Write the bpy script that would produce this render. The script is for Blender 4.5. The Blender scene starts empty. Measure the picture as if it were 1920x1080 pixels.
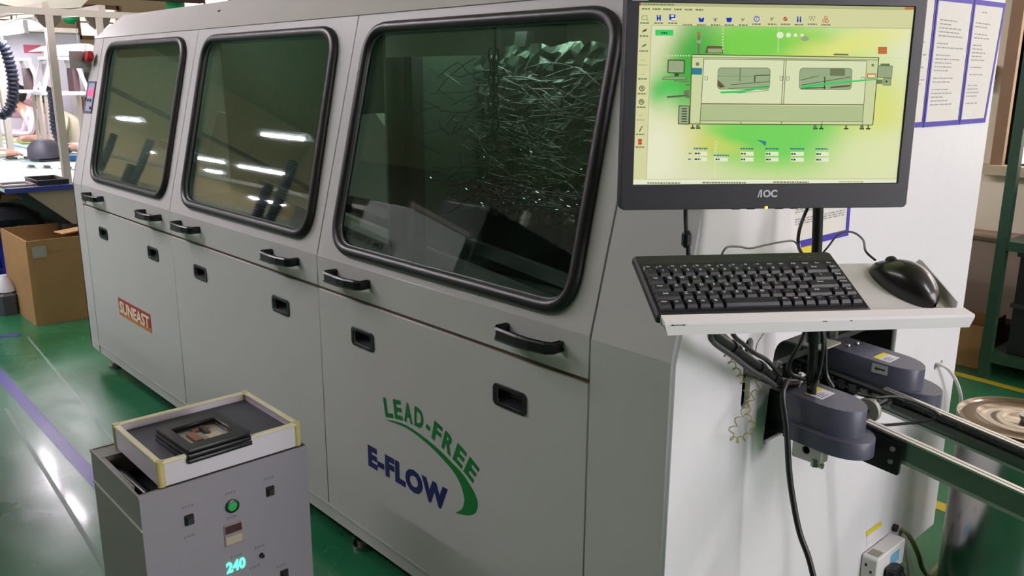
import bpy, bmesh, math, random
from mathutils import Vector, Matrix
random.seed(7)
R = math.radians
S = bpy.context.scene
COL = S.collection

# ------------------------------------------------------------ camera, world, exposure
cam_d = bpy.data.cameras.new('camera')
cam_d.sensor_fit = 'HORIZONTAL'; cam_d.sensor_width = 36.0
cam_d.lens = 36.0 * 1599.27 / 1920.0
cam_d.clip_start = 0.02; cam_d.clip_end = 200
cam = bpy.data.objects.new('camera', cam_d); COL.objects.link(cam)
_y, _p, _r = 2.40064265, 0.24159742, 0.00642987
_f = Vector((math.cos(_p)*math.cos(_y), math.cos(_p)*math.sin(_y), -math.sin(_p)))
_r0 = Vector((math.sin(_y), -math.cos(_y), 0)); _u0 = _r0.cross(_f)
_rr = math.cos(_r)*_r0 + math.sin(_r)*_u0; _uu = _rr.cross(_f)
_m = Matrix((_rr, _uu, -_f)).transposed().to_4x4()
_m.translation = Vector((0.8717, -1.1976, 1.42))
cam.matrix_world = _m
S.camera = cam
S.view_settings.view_transform = 'Standard'; S.view_settings.look = 'None'
S.view_settings.exposure = -0.2; S.view_settings.gamma = 1.0
S.view_settings.use_curve_mapping = False
S.cycles.use_denoising = True
S.cycles.max_bounces = 7; S.cycles.diffuse_bounces = 3; S.cycles.glossy_bounces = 4
S.cycles.transparent_max_bounces = 12; S.cycles.transmission_bounces = 6
S.cycles.sample_clamp_indirect = 4.0
S.cycles.caustics_reflective = False; S.cycles.caustics_refractive = False

W = bpy.data.worlds.new('world'); S.world = W; W.use_nodes = True
W.node_tree.nodes['Background'].inputs[0].default_value = (1.0, 0.955, 1.0, 1)
W.node_tree.nodes['Background'].inputs[1].default_value = 0.50
TUBE_E = 230.0      # emission of the fluorescent tubes

# ------------------------------------------------------------ materials
def lin(c):
    return tuple((x/255/12.92 if x/255 <= .04045 else ((x/255+.055)/1.055)**2.4) for x in c)
_mats = {}
def mat(name, rgb, rough=.5, metal=0, emit=0, noise=0, nscale=8, bump=0, bscale=40, spec=.5, alpha=None, coat=0, stretch=None):
    if name in _mats: return _mats[name]
    m = bpy.data.materials.new(name); m.use_nodes = True; nt = m.node_tree
    b = nt.nodes['Principled BSDF']; c = lin(rgb)
    b.inputs['Base Color'].default_value = (*c, 1); b.inputs['Roughness'].default_value = rough
    b.inputs['Metallic'].default_value = metal; b.inputs['Specular IOR Level'].default_value = spec
    if coat: b.inputs['Coat Weight'].default_value = coat
    tc = nt.nodes.new('ShaderNodeTexCoord'); src = tc.outputs['Object']
    if stretch:
        mp = nt.nodes.new('ShaderNodeMapping'); mp.inputs['Scale'].default_value = stretch
        nt.links.new(src, mp.inputs[0]); src = mp.outputs[0]
    if noise:
        n = nt.nodes.new('ShaderNodeTexNoise'); n.inputs['Scale'].default_value = nscale; n.inputs['Detail'].default_value = 6
        nt.links.new(src, n.inputs['Vector'])
        r = nt.nodes.new('ShaderNodeMapRange'); r.inputs[3].default_value = 1-noise; r.inputs[4].default_value = 1+noise
        nt.links.new(n.outputs[0], r.inputs[0])
        mx = nt.nodes.new('ShaderNodeVectorMath'); mx.operation = 'SCALE'; mx.inputs[0].default_value = c
        nt.links.new(r.outputs[0], mx.inputs['Scale']); nt.links.new(mx.outputs[0], b.inputs['Base Color'])
    if bump:
        n2 = nt.nodes.new('ShaderNodeTexNoise'); n2.inputs['Scale'].default_value = bscale
        nt.links.new(src, n2.inputs['Vector'])
        bp = nt.nodes.new('ShaderNodeBump'); bp.inputs['Strength'].default_value = bump; bp.inputs['Distance'].default_value = .01
        nt.links.new(n2.outputs[0], bp.inputs['Height']); nt.links.new(bp.outputs[0], b.inputs['Normal'])
    if emit:
        b.inputs['Emission Color'].default_value = (*c, 1); b.inputs['Emission Strength'].default_value = emit
    _mats[name] = m; return m

def glass_mat(name, tint, rough=.02):
    m = bpy.data.materials.new(name); m.use_nodes = True; nt = m.node_tree; nt.nodes.clear()
    o = nt.nodes.new('ShaderNodeOutputMaterial'); mx = nt.nodes.new('ShaderNodeMixShader')
    t = nt.nodes.new('ShaderNodeBsdfTransparent'); t.inputs[0].default_value = (*tint, 1)
    g = nt.nodes.new('ShaderNodeBsdfGlossy'); g.inputs[0].default_value = (.93, 1, .97, 1); g.inputs[1].default_value = rough
    lw = nt.nodes.new('ShaderNodeLayerWeight'); lw.inputs[0].default_value = .5
    pw = nt.nodes.new('ShaderNodeMath'); pw.operation = 'POWER'; pw.inputs[1].default_value = 4
    nt.links.new(lw.outputs['Facing'], pw.inputs[0])
    f = nt.nodes.new('ShaderNodeMapRange'); f.inputs[3].default_value = .09; f.inputs[4].default_value = 1
    nt.links.new(pw.outputs[0], f.inputs[0])
    nt.links.new(f.outputs[0], mx.inputs[0]); nt.links.new(t.outputs[0], mx.inputs[1]); nt.links.new(g.outputs[0], mx.inputs[2])
    nt.links.new(mx.outputs[0], o.inputs[0]); return m

PAINT = mat('grey_enamel', (190, 190, 185), .42, noise=.03, nscale=3, bump=.04, bscale=300, spec=.35)
PAINT_END = mat('enamel_end_lit', (220, 220, 222), .34, noise=.02, nscale=3, bump=.4, bscale=1.0, stretch=(1, 9, .9), spec=.4)  # lighter copy of the front enamel, mostly for the brighter light on the end
DARK = mat('seam_dark', (30, 28, 26), .8)
RUSTY = mat('seam_rust', (96, 74, 60), .7, noise=.3, nscale=20)
RUBBER = mat('black_rubber', (24, 24, 26), .38, spec=.5)
PLBLK = mat('black_plastic', (20, 20, 23), .33, noise=.06, nscale=60)
PLBLK_M = mat('black_plastic_matte', (30, 30, 34), .5, bump=.05, bscale=600)
BEZEL = mat('bezel_plastic', (36, 37, 43), .42, noise=.05, nscale=80)
KEY = mat('key_plastic', (26, 28, 38), .40)
KEYT = mat('key_legend', (200, 204, 205), .6)
GLASS = glass_mat('window_glass', (.80, .88, .83))
INNER = mat('inner_sheet', (74, 88, 78), .55, noise=.25, nscale=2.5, bump=.2, bscale=6)
INNER_D = mat('inner_dark', (38, 44, 40), .6, noise=.3, nscale=5)
STEEL = mat('steel', (150, 150, 146), .3, metal=1, noise=.15, nscale=14)
ALU = mat('aluminium', (196, 194, 190), .34, metal=.85, noise=.05, nscale=20)
ALU_P = mat('aluminium_profile', (198, 192, 180), .4, metal=.3)
TUBE = mat('tube_glow', (255, 243, 255), .5, emit=TUBE_E)
FIXW = mat('fixture_white', (225, 226, 224), .5)
WHITE = mat('white_plastic', (226, 226, 224), .4)
TRAYW = mat('tray_white', (228, 227, 226), .45, noise=.02, nscale=12)
CARD = mat('cardboard', (162, 128, 88), .85, noise=.16, nscale=6, bump=.1, bscale=30, spec=.1)
CARD_D = mat('cardboard_inside', (140, 98, 58), .9, noise=.2, nscale=5)
GEARC = mat('cover_slate', (74, 76, 92), .4, noise=.07, nscale=30)
BLKMET = mat('black_steel', (20, 20, 21), .4, metal=.4, noise=.2, nscale=20)
BLUE = mat('blue_tape', (58, 44, 158), .5)
PAPER = mat('paper', (214, 212, 204), .8, noise=.04, nscale=10)
INK = mat('paper_ink', (150, 150, 148), .9)
YEL = mat('yellow_label', (214, 200, 50), .6)
SKIN = mat('skin', (196, 150, 128), .6, noise=.05)
HAIR = mat('hair_black', (26, 22, 22), .6)

# ------------------------------------------------------------ helpers
def tag(o, label=None, cat=None, group=None, kind=None):
    if label: o['label'] = label
    if cat: o['category'] = cat
    if group: o['group'] = group
    if kind: o['kind'] = kind
    return o
def thing(name, label, cat, loc=(0, 0, 0), mtx=None, group=None):
    o = bpy.data.objects.new(name, None); COL.objects.link(o)
    o.empty_display_size = .05
    if mtx is not None: o.matrix_world = mtx
    else: o.matrix_world = Matrix.Translation(loc)
    return tag(o, label, cat, group)
def link(name, me, m, parent=None, local=True, smooth=False, label=None):
    """link a mesh as one object. local=False: the mesh is in world coordinates and is moved into its parent's frame"""
    if m is not None:
        ms = m if isinstance(m, (list, tuple)) else [m]
        if len(me.materials) == 0:
            for k in ms: me.materials.append(k)
    o = bpy.data.objects.new(name, me); COL.objects.link(o)
    if parent is not None:
        o.parent = parent
        if not local:
            root = parent
            mw = Matrix.Identity(4); q = parent; chain = []
            while q is not None: chain.append(q.matrix_basis.copy()); q = q.parent
            for c in reversed(chain): mw = mw @ c
            me.transform(mw.inverted())
    if smooth:
        for p in me.polygons: p.use_smooth = True
        if hasattr(me, 'set_sharp_from_angle'): me.set_sharp_from_angle(angle=R(38))
    if label: o['label'] = label
    return o
def recentre(o):
    """move a top-level mesh's origin to the base of its shape"""
    me = o.data; xs = [v.co for v in me.vertices]
    c = Vector((sum(v.x for v in xs)/len(xs), sum(v.y for v in xs)/len(xs), min(v.z for v in xs)))
    me.transform(Matrix.Translation(-c)); o.location = c
    return o

class MB:
    def __init__(s): s.v = []; s.f = []; s.mi = []; s.cur = 0
    def add(s, vs, fs):
        n = len(s.v); s.v += [tuple(v) for v in vs]; s.f += [tuple(n+i for i in f) for f in fs]; s.mi += [s.cur]*len(fs); return s
    def box(s, a, b, M=None):
        x0, y0, z0 = a; x1, y1, z1 = b
        vs = [Vector(p) for p in ((x0,y0,z0),(x1,y0,z0),(x1,y1,z0),(x0,y1,z0),(x0,y0,z1),(x1,y0,z1),(x1,y1,z1),(x0,y1,z1))]
        if M: vs = [M @ v for v in vs]
        return s.add(vs, [(3,2,1,0),(4,5,6,7),(0,1,5,4),(1,2,6,5),(2,3,7,6),(3,0,4,7)])
    def cbox(s, c, d, M=None):
        return s.box([c[i]-d[i]/2 for i in range(3)], [c[i]+d[i]/2 for i in range(3)], M)
    def bbox(s, a, b, r=.003, M=None):     # box with chamfered vertical edges and top
        x0, y0, z0 = a; x1, y1, z1 = b
        lo = [(x0+r,y0),(x1-r,y0),(x1,y0+r),(x1,y1-r),(x1-r,y1),(x0+r,y1),(x0,y1-r),(x0,y0+r)]
        cx, cy = (x0+x1)/2, (y0+y1)/2
        def ins(p, k): return (p[0]+(k if p[0] < cx else -k), p[1]+(k if p[1] < cy else -k))
        vs = [Vector((*p, z0)) for p in lo]+[Vector((*p, z1-r)) for p in lo]+[Vector((*ins(p, r), z1)) for p in lo]
        if M: vs = [M @ v for v in vs]
        fs = [tuple(reversed(range(8))), tuple(range(16, 24))]
        for k in range(2):
            for i in range(8): j = (i+1) % 8; fs.append((k*8+i, k*8+j, k*8+8+j, k*8+8+i))
        return s.add(vs, fs)
    def prism(s, poly, axis, a, b, M=None):  # poly in the two other axes, extruded along axis from a to b
        def P(u, v, w):
            return Vector({'x': (w, u, v), 'y': (u, w, v), 'z': (u, v, w)}[axis])
        n = len(poly); vs = [P(u, v, a) for u, v in poly]+[P(u, v, b) for u, v in poly]
        if M: vs = [M @ v for v in vs]
        fs = [tuple(reversed(range(n))), tuple(range(n, 2*n))]+[(i, (i+1) % n, n+(i+1) % n, n+i) for i in range(n)]
        return s.add(vs, fs)
    def tube(s, pts, r, seg=10, cap=True, closed=False):
        pts = [Vector(p) for p in pts]; n = len(pts)
        rs = r if isinstance(r, (list, tuple)) else [r]*n
        rings = []; up = None
        for i in range(n):
            if closed: t = pts[(i+1) % n]-pts[i-1]
            else: t = pts[min(i+1, n-1)]-pts[max(i-1, 0)]
            t.normalize()
            if up is None:
                up = Vector((0, 0, 1)) if abs(t.z) < .9 else Vector((1, 0, 0))
            a = t.cross(up)
            if a.length < 1e-6: a = t.cross(Vector((0.3, 1, 0)))
            a.normalize(); b = a.cross(t).normalized(); up = b
            rings.append([pts[i]+(a*math.cos(2*math.pi*k/seg)+b*math.sin(2*math.pi*k/seg))*rs[i] for k in range(seg)])
        vs = [v for g in rings for v in g]; fs = []
        m = n if closed else n-1
        for i in range(m):
            for k in range(seg):
                k2 = (k+1) % seg; j = (i+1) % n
                fs.append((i*seg+k, i*seg+k2, j*seg+k2, j*seg+k))
        if cap and not closed: fs += [tuple(reversed(range(seg))), tuple((n-1)*seg+k for k in range(seg))]
        return s.add(vs, fs)
    def cyl(s, a, b, r, seg=16, r2=None):
        return s.tube([a, b], [r, r if r2 is None else r2], seg)
    def lathe(s, prof, c=(0, 0, 0), seg=40, M=None):    # prof: list of (r, z)
        n = len(prof); vs = []
        for k in range(seg):
            an = 2*math.pi*k/seg
            for r, z in prof: vs.append(Vector((c[0]+r*math.cos(an), c[1]+r*math.sin(an), c[2]+z)))
        if M: vs = [M @ v for v in vs]
        fs = []
        for k in range(seg):
            k2 = (k+1) % seg
            for i in range(n-1): fs.append((k*n+i, k2*n+i, k2*n+i+1, k*n+i+1))
        return s.add(vs, fs)
    def quad(s, p): return s.add(p, [(0, 1, 2, 3)])
    def mesh(s, name='m'):
        me = bpy.data.meshes.new(name); me.from_pydata([tuple(v) for v in s.v], [], s.f); me.update()
        if any(s.mi): me.polygons.foreach_set('material_index', s.mi)
        bm = bmesh.new(); bm.from_mesh(me); bmesh.ops.remove_doubles(bm, verts=bm.verts, dist=1e-6)
        bmesh.ops.recalc_face_normals(bm, faces=bm.faces); bm.to_mesh(me); bm.free()
        return me
    def obj(s, name, m, parent=None, local=True, smooth=False, label=None):
        return link(name, s.mesh(name), m, parent, local, smooth, label)

def spline(pts, n=8):
    """Catmull-Rom through points"""
    P = [Vector(p) for p in pts]; out = []
    for i in range(len(P)-1):
        p0 = P[max(i-1, 0)]; p1 = P[i]; p2 = P[i+1]; p3 = P[min(i+2, len(P)-1)]
        for k in range(n):
            t = k/n
            out.append(.5*((2*p1)+(p2-p0)*t+(2*p0-5*p1+4*p2-p3)*t*t+(3*p1-p0-3*p2+p3)*t**3))
    out.append(P[-1]); return out
def rrect(x0, y0, x1, y1, r, n=6):
    out = []
    for cx, cy, a in ((x1-r, y1-r, 0), (x0+r, y1-r, 90), (x0+r, y0+r, 180), (x1-r, y0+r, 270)):
        for k in range(n+1):
            t = R(a+90*k/n); out.append((cx+r*math.cos(t), cy+r*math.sin(t)))
    return out
def rpoly(pts, r, n=6):
    """round the corners of a closed polygon"""
    out = []; N = len(pts)
    for i in range(N):
        p = Vector(pts[i]); a = (Vector(pts[i-1])-p).normalized(); b = (Vector(pts[(i+1) % N])-p).normalized()
        rr = r[i] if isinstance(r, (list, tuple)) else r
        A = p+a*rr; B = p+b*rr
        for k in range(n+1):
            t = k/n; q = A*(1-t)**2+p*2*t*(1-t)+B*t*t; out.append((q.x, q.y))
    return out
def plate(loops, t, M, bev=0):
    """flat sheet with holes (first loop is the outline); thickness from w=-t to w=0, mapped by M (u,v,w)->world"""
    cu = bpy.data.curves.new('tmp', 'CURVE'); cu.dimensions = '2D'; cu.fill_mode = 'BOTH'; cu.extrude = t/2-bev
    cu.bevel_depth = bev; cu.bevel_resolution = 0
    for L in loops:
        sp = cu.splines.new('POLY'); sp.points.add(len(L)-1)
        for i, p in enumerate(L): sp.points[i].co = (p[0], p[1], 0, 1)
        sp.use_cyclic_u = True
    o = bpy.data.objects.new('tmp', cu)
    me = bpy.data.meshes.new_from_object(o)
    bpy.data.objects.remove(o); bpy.data.curves.remove(cu)
    me.transform(Matrix.Translation((0, 0, -t/2))); me.transform(M)
    if M.to_3x3().determinant() < 0: me.flip_normals()
    me.materials.clear()
    return me
_fonts = {}
def text_mesh(body, size, M=None, extrude=.0004, bold=0, ax='CENTER', ay='CENTER', sx=1, space=1):
    cu = bpy.data.curves.new('t', 'FONT'); cu.body = body; cu.size = size; cu.extrude = extrude; cu.offset = bold
    cu.align_x = ax; cu.align_y = ay; cu.resolution_u = 3; cu.space_character = space
    o = bpy.data.objects.new('t', cu); me = bpy.data.meshes.new_from_object(o)
    bpy.data.objects.remove(o); bpy.data.curves.remove(cu)
    me.materials.clear()
    if sx != 1: me.transform(Matrix.Diagonal((sx, 1, 1, 1)))
    if M is not None: me.transform(M)
    return me
def join_meshes(ms, name='j'):
    bm = bmesh.new()
    for m in ms: bm.from_mesh(m); bpy.data.meshes.remove(m)
    me = bpy.data.meshes.new(name); bm.to_mesh(me); bm.free(); return me
def basis(o, x, y, z=None):
    x = Vector(x).normalized(); y = Vector(y).normalized(); z = x.cross(y) if z is None else Vector(z)
    m = Matrix((x, y, z)).transposed().to_4x4(); m.translation = Vector(o); return m
def copy_tree(o, parent=None):
    c = o.copy(); COL.objects.link(c); c.parent = parent
    for ch in list(o.children): copy_tree(ch, c)
    return c

# frames of the machine: front face (u=X, v=Z, w towards the aisle), tilted window face, end face (u=Y, v=Z, w=+X)
FRONT = Matrix(((1, 0, 0, 0), (0, 0, -1, 0), (0, 1, 0, 0), (0, 0, 0, 1)))
TY, TZ = .2466, .9692
TILT = Matrix(((1, 0, 0, 0), (0, TY, -TZ, 0), (0, TZ, TY, .922), (0, 0, 0, 1)))
END = Matrix(((0, 0, 1, 0), (1, 0, 0, 0), (0, 1, 0, 0), (0, 0, 0, 1)))
def FR(w=0): return FRONT @ Matrix.Translation((0, 0, w))
def TL(w=0): return TILT @ Matrix.Translation((0, 0, w))
def EN(w=0): return END @ Matrix.Translation((0, 0, w))

# ============================================================ THE SETTING
def floor_mat():
    m = bpy.data.materials.new('green_epoxy'); m.use_nodes = True; nt = m.node_tree; b = nt.nodes['Principled BSDF']
    tc = nt.nodes.new('ShaderNodeTexCoord')
    n1 = nt.nodes.new('ShaderNodeTexNoise'); n1.inputs['Scale'].default_value = 1.3; n1.inputs['Detail'].default_value = 8
    cr = nt.nodes.new('ShaderNodeValToRGB'); e = cr.color_ramp.elements
    e[0].position = .35; e[0].color = (*lin((24, 96, 56)), 1); e[1].position = .72; e[1].color = (*lin((62, 132, 96)), 1)
    nt.links.new(tc.outputs['Object'], n1.inputs[0]); nt.links.new(n1.outputs[0], cr.inputs[0])
    # worn pale scuffs
    n2 = nt.nodes.new('ShaderNodeTexNoise'); n2.inputs['Scale'].default_value = 5; n2.inputs['Detail'].default_value = 10; n2.inputs['Roughness'].default_value = .7
    nt.links.new(tc.outputs['Object'], n2.inputs[0])
    r2 = nt.nodes.new('ShaderNodeMapRange'); r2.inputs[1].default_value = .56; r2.inputs[2].default_value = .74; r2.inputs[4].default_value = .45
    nt.links.new(n2.outputs[0], r2.inputs[0])
    mx = nt.nodes.new('ShaderNodeMix'); mx.data_type = 'RGBA'; mx.inputs[7].default_value = (*lin((120, 150, 135)), 1)
    nt.links.new(r2.outputs[0], mx.inputs[0]); nt.links.new(cr.outputs[0], mx.inputs[6]); nt.links.new(mx.outputs[2], b.inputs['Base Color'])
    rr = nt.nodes.new('ShaderNodeMapRange'); rr.inputs[3].default_value = .17; rr.inputs[4].default_value = .42
    nt.links.new(n1.outputs[0], rr.inputs[0]); nt.links.new(rr.outputs[0], b.inputs['Roughness'])
    n3 = nt.nodes.new('ShaderNodeTexNoise'); n3.inputs['Scale'].default_value = 3.5
    nt.links.new(tc.outputs['Object'], n3.inputs[0])
    bp = nt.nodes.new('ShaderNodeBump'); bp.inputs['Strength'].default_value = .25; bp.inputs['Distance'].default_value = .02
    nt.links.new(n3.outputs[0], bp.inputs['Height']); nt.links.new(bp.outputs[0], b.inputs['Normal'])
    b.inputs['Coat Weight'].default_value = .12; b.inputs['Coat Roughness'].default_value = .08
    return m
tag(MB().box((-24, -10, -.1), (8, 10, 0)).obj('floor', floor_mat()), kind='structure')
CEILM = mat('ceiling_beige', (196, 184, 160), .8, noise=.05)
tag(MB().box((-24, -10, 4.6), (8, 10, 4.7)).obj('ceiling', CEILM), kind='structure')
WALLM = mat('wall_cream', (236, 224, 198), .8, noise=.08, nscale=3)
WALLB = mat('wall_dado_stained', (150, 134, 118), .85, noise=.22, nscale=5)
DAY = mat('daylight_pane', (255, 247, 232), .5, emit=3.2)
DAYF = mat('daylight_pane_far', (255, 240, 212), .5, emit=2.3)
FRAMEB = mat('window_frame_brown', (150, 118, 88), .6, noise=.15)
# far wall (X = -18) with a large gridded window
def wall_with_hole(axis, pos, th, u0, u1, z1, holes, name, m):
    M = (Matrix(((0,0,1,pos),(1,0,0,0),(0,1,0,0),(0,0,0,1))) if axis == 'x' else Matrix(((1,0,0,0),(0,0,-1,pos),(0,1,0,0),(0,0,0,1))))
    me = plate([[(u0, 0), (u1, 0), (u1, z1), (u0, z1)]]+holes, th, M)
    return tag(link(name, me, m), kind='structure')
def rect(a, b, c, d): return [(a, b), (c, b), (c, d), (a, d)]
fw = [rect(4.35, 2.15, 5.15, 2.75), rect(6.4, 2.55, 7.6, 3.4), rect(1.2, 2.1, 3.7, 3.4), rect(8.0, 2.2, 9.6, 3.4)]
wall_with_hole('x', -18, .2, -10, 10, 4.6, fw, 'wall_far', mat('wall_far_beige', (226, 200, 158), .8, noise=.05))
for i, h in enumerate(fw):
    (a, b), _, (c, d), _ = h
    r = thing('window_%d' % (i+1), None, None, (-18.1, (a+c)/2, b)); r['kind'] = 'structure'
    fr = MB().box((-18.16, a-.04, b-.04), (-17.97, a+.04, d+.04)).box((-18.16, c-.04, b-.04), (-17.97, c+.04, d+.04)).box((-18.16, a, b-.04), (-17.97, c, b+.04)).box((-18.16, a, d-.04), (-17.97, c, d+.04))
    fr.obj('window_frame', FRAMEB, r, local=False)
    nx = max(2, round((c-a)/.55)); nz = max(1, round((d-b)/.5))
    bars = MB()
    for k in range(1, nx): y = a+(c-a)*k/nx; bars.box((-18.1, y-.015, b), (-18.05, y+.015, d))
    for k in range(1, nz+1): z = b+(d-b)*k/(nz+1); bars.box((-18.1, a, z-.015), (-18.05, c, z+.015))
    bars.obj('glazing_bars', FRAMEB, r, local=False)
    MB().box((-18.14, a, b), (-18.12, c, d)).obj('pane', DAYF, r, local=False)
# back wall (Y = 3.9) on the right, with its window
bw = [rect(-.76, .98, .9, 2.7), rect(-4.4, 1.0, -2.6, 2.7)]
wall_with_hole('y', 3.9, .24, -10, 8, 4.6, bw, 'wall_back', WALLM)
for i, h in enumerate(bw):
    (a, b), _, (c, d), _ = h
    r = thing('window_%d' % (i+5), None, None, ((a+c)/2, 3.98, b)); r['kind'] = 'structure'
    f = MB()
    f.box((a-.06, 3.86, b), (a, 4.06, d)).box((c, 3.86, b), (c+.06, 4.06, d)).box((a-.06, 3.86, d), (c+.06, 4.06, d+.06))
    f.obj('window_frame', FRAMEB, r, local=False)
    MB().box((a-.1, 3.80, b-.05), (c+.1, 4.1, b)).obj('window_sill', mat('sill', (206, 190, 158), .7, noise=.1), r, local=False)
    mb = MB()
    for k in (1, 2): x = a+(c-a)*k/3; mb.box((x-.03, 3.97, b), (x+.03, 4.03, d))
    mb.obj('mullion', FRAMEB, r, local=False)
    MB().box((a, 4.05, b), (c, 4.07, d)).obj('pane', DAY, r, local=False)
WDARK = mat('wall_aisle_beige', (112, 108, 96), .85, noise=.1, nscale=.6)
tag(MB().box((-24, -10.2, 0), (8, -10, 4.6)).obj('wall_front', WDARK), kind='structure')
tag(MB().box((-10, 3.885, 0), (8, 3.9, .56)).obj('baseboard_back', WALLB), kind='structure')
# right-hand wall (X = 7) with unseen bright windows, added to light the end cover evenly
FILLR = mat('fill_pane_right', (252, 246, 255), .5, emit=15.5)
rw = [rect(-.3, .95, 1.5, 3.2), rect(1.9, .95, 3.6, 3.2)]
wall_with_hole('x', 7.2, .2, -10, 10, 4.6, rw, 'wall_right', WALLM)
for i, h in enumerate(rw):
    (a, b), _, (c, d), _ = h
    r = thing('window_%d' % (i+7), None, None, (7.1, (a+c)/2, b)); r['kind'] = 'structure'
    mb = MB().box((7.0, a-.05, b-.05), (7.2, a, d+.05)).box((7.0, c, b-.05), (7.2, c+.05, d+.05)).box((7.0, a, b-.05), (7.2, c, b)).box((7.0, a, d), (7.2, c, d+.05))
    for k in (1, 2): y = a+(c-a)*k/3; mb.box((7.05, y-.025, b), (7.1, y+.025, d))
    mb.obj('window_frame', FRAMEB, r, local=False)
    MB().box((7.13, a, b), (7.15, c, d)).obj('pane', FILLR, r, local=False)
# stained strip of trim and a pipe along the dado
tag(MB().tube([(-3, 3.84, .6), (-1, 3.84, .6), (3, 3.84, .63)], .025).obj('trim_1', mat('dado_pipe', (176, 150, 128), .6), smooth=True), kind='structure')
TAPEB = mat('floor_tape_blue', (66, 62, 142), .35, noise=.15, nscale=12)
TAPEY = mat('floor_tape_yellow', (196, 176, 50), .4, noise=.15, nscale=9)
def tape(name, pts, w, m):
    mb = MB()
    for (x0, y0), (x1, y1) in zip(pts, pts[1:]):
        d = Vector((x1-x0, y1-y0)).normalized(); n = Vector((-d.y, d.x))*w/2
        mb.quad([(x0-n.x, y0-n.y, .0012), (x1-n.x, y1-n.y, .0012), (x1+n.x, y1+n.y, .0012), (x0+n.x, y0+n.y, .0012)])
    return tag(mb.obj(name, m), kind='structure')
tape('trim_2', [(-9, -.36), (-3.7, -.385), (-1.2, -.41)], .05, TAPEB)
tape('trim_3', [(-4.62, -.6), (-4.37, -.14)], .045, TAPEB)
tape('trim_4', [(-2.2, 3.28), (3, 2.9)], .055, TAPEY)
tape('trim_5', [(-.6, 1.71), (1.4, 1.64)], .06, TAPEY)
# two machine bolts scars: thin grey guide line on the floor
tape('trim_6', [(-4.3, -.12), (-2.0, -.27)], .012, mat('floor_line_pale', (110, 140, 124), .4))
tape('trim_7', [(-3.2, -.47), (-1.2, -.585)], .014, mat('floor_line_pale', (110, 140, 124), .4))

# ============================================================ THE WAVE SOLDERING MACHINE
X0, X1, YB = -3.55, 0.0, 1.357
mc = thing('wave_soldering_machine', 'long grey wave soldering machine with three big windows and rows of black handles', 'machine', (-1.77, .68, 0))
def part(me_or_mb, name, m, local=False, smooth=False, label=None, parent=None):
    p = parent or mc
    if isinstance(me_or_mb, MB): return me_or_mb.obj(name, m, p, local, smooth, label)
    return link(name, me_or_mb, m, p, local, smooth, label)
prof = [(0, .10), (0, .922), (.17, 1.59), (.315, 1.70), (YB, 1.70), (YB, .10)]
opening = rpoly([(.318, .672), (.925, .672), (.925, .892), (.335, .892)], [.012, .012, .012, .03])
slot = rrect(.222, .775, .252, .925, .0149)
holes = [[(y+.011*math.cos(a*.5236), z+.014*math.sin(a*.5236)) for a in range(12)] for y, z in ((1.208, .642), (1.248, .64))]
drain = [[(1.11+.012*math.cos(a*.5236), .165+.018*math.sin(a*.5236)) for a in range(12)]]
part(plate([prof, opening, slot]+holes+drain, .012, EN(0), .001), 'end_cover', PAINT_END, label='white end cover with a conveyor opening')
part(plate([prof], .012, EN(X0+.012)), 'left_cover', PAINT)
# hood
hp = [(.168, 1.592), (.315, 1.702), (YB, 1.702), (YB, 1.69), (.32, 1.69), (.176, 1.582)]
part(MB().prism([(.166, 1.588), (.312, 1.700), (YB, 1.700), (YB, 1.69), (.318, 1.69), (.178, 1.580)], 'x', X0+.001, X1-.013), 'hood', PAINT)
part(MB().box((X0+.012, YB-.012, .1), (X1-.013, YB, 1.69)), 'back_panel', PAINT)
part(MB().box((X0+.012, .02, .1), (X1-.013, YB-.013, .112)), 'base_plate', INNER_D)
# front columns
def bent(x0, x1, name, z0=.105):
    t = .014
    p = [(0, z0), (0, .922), (.17, 1.59), (.17+t, 1.587), (t, .92), (t, z0)]
    return part(MB().prism(p, 'x', x0, x1), name, PAINT)
bent(X0+.001, -3.424, 'column'); bent(-.206, X1-.0125, 'column')
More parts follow.
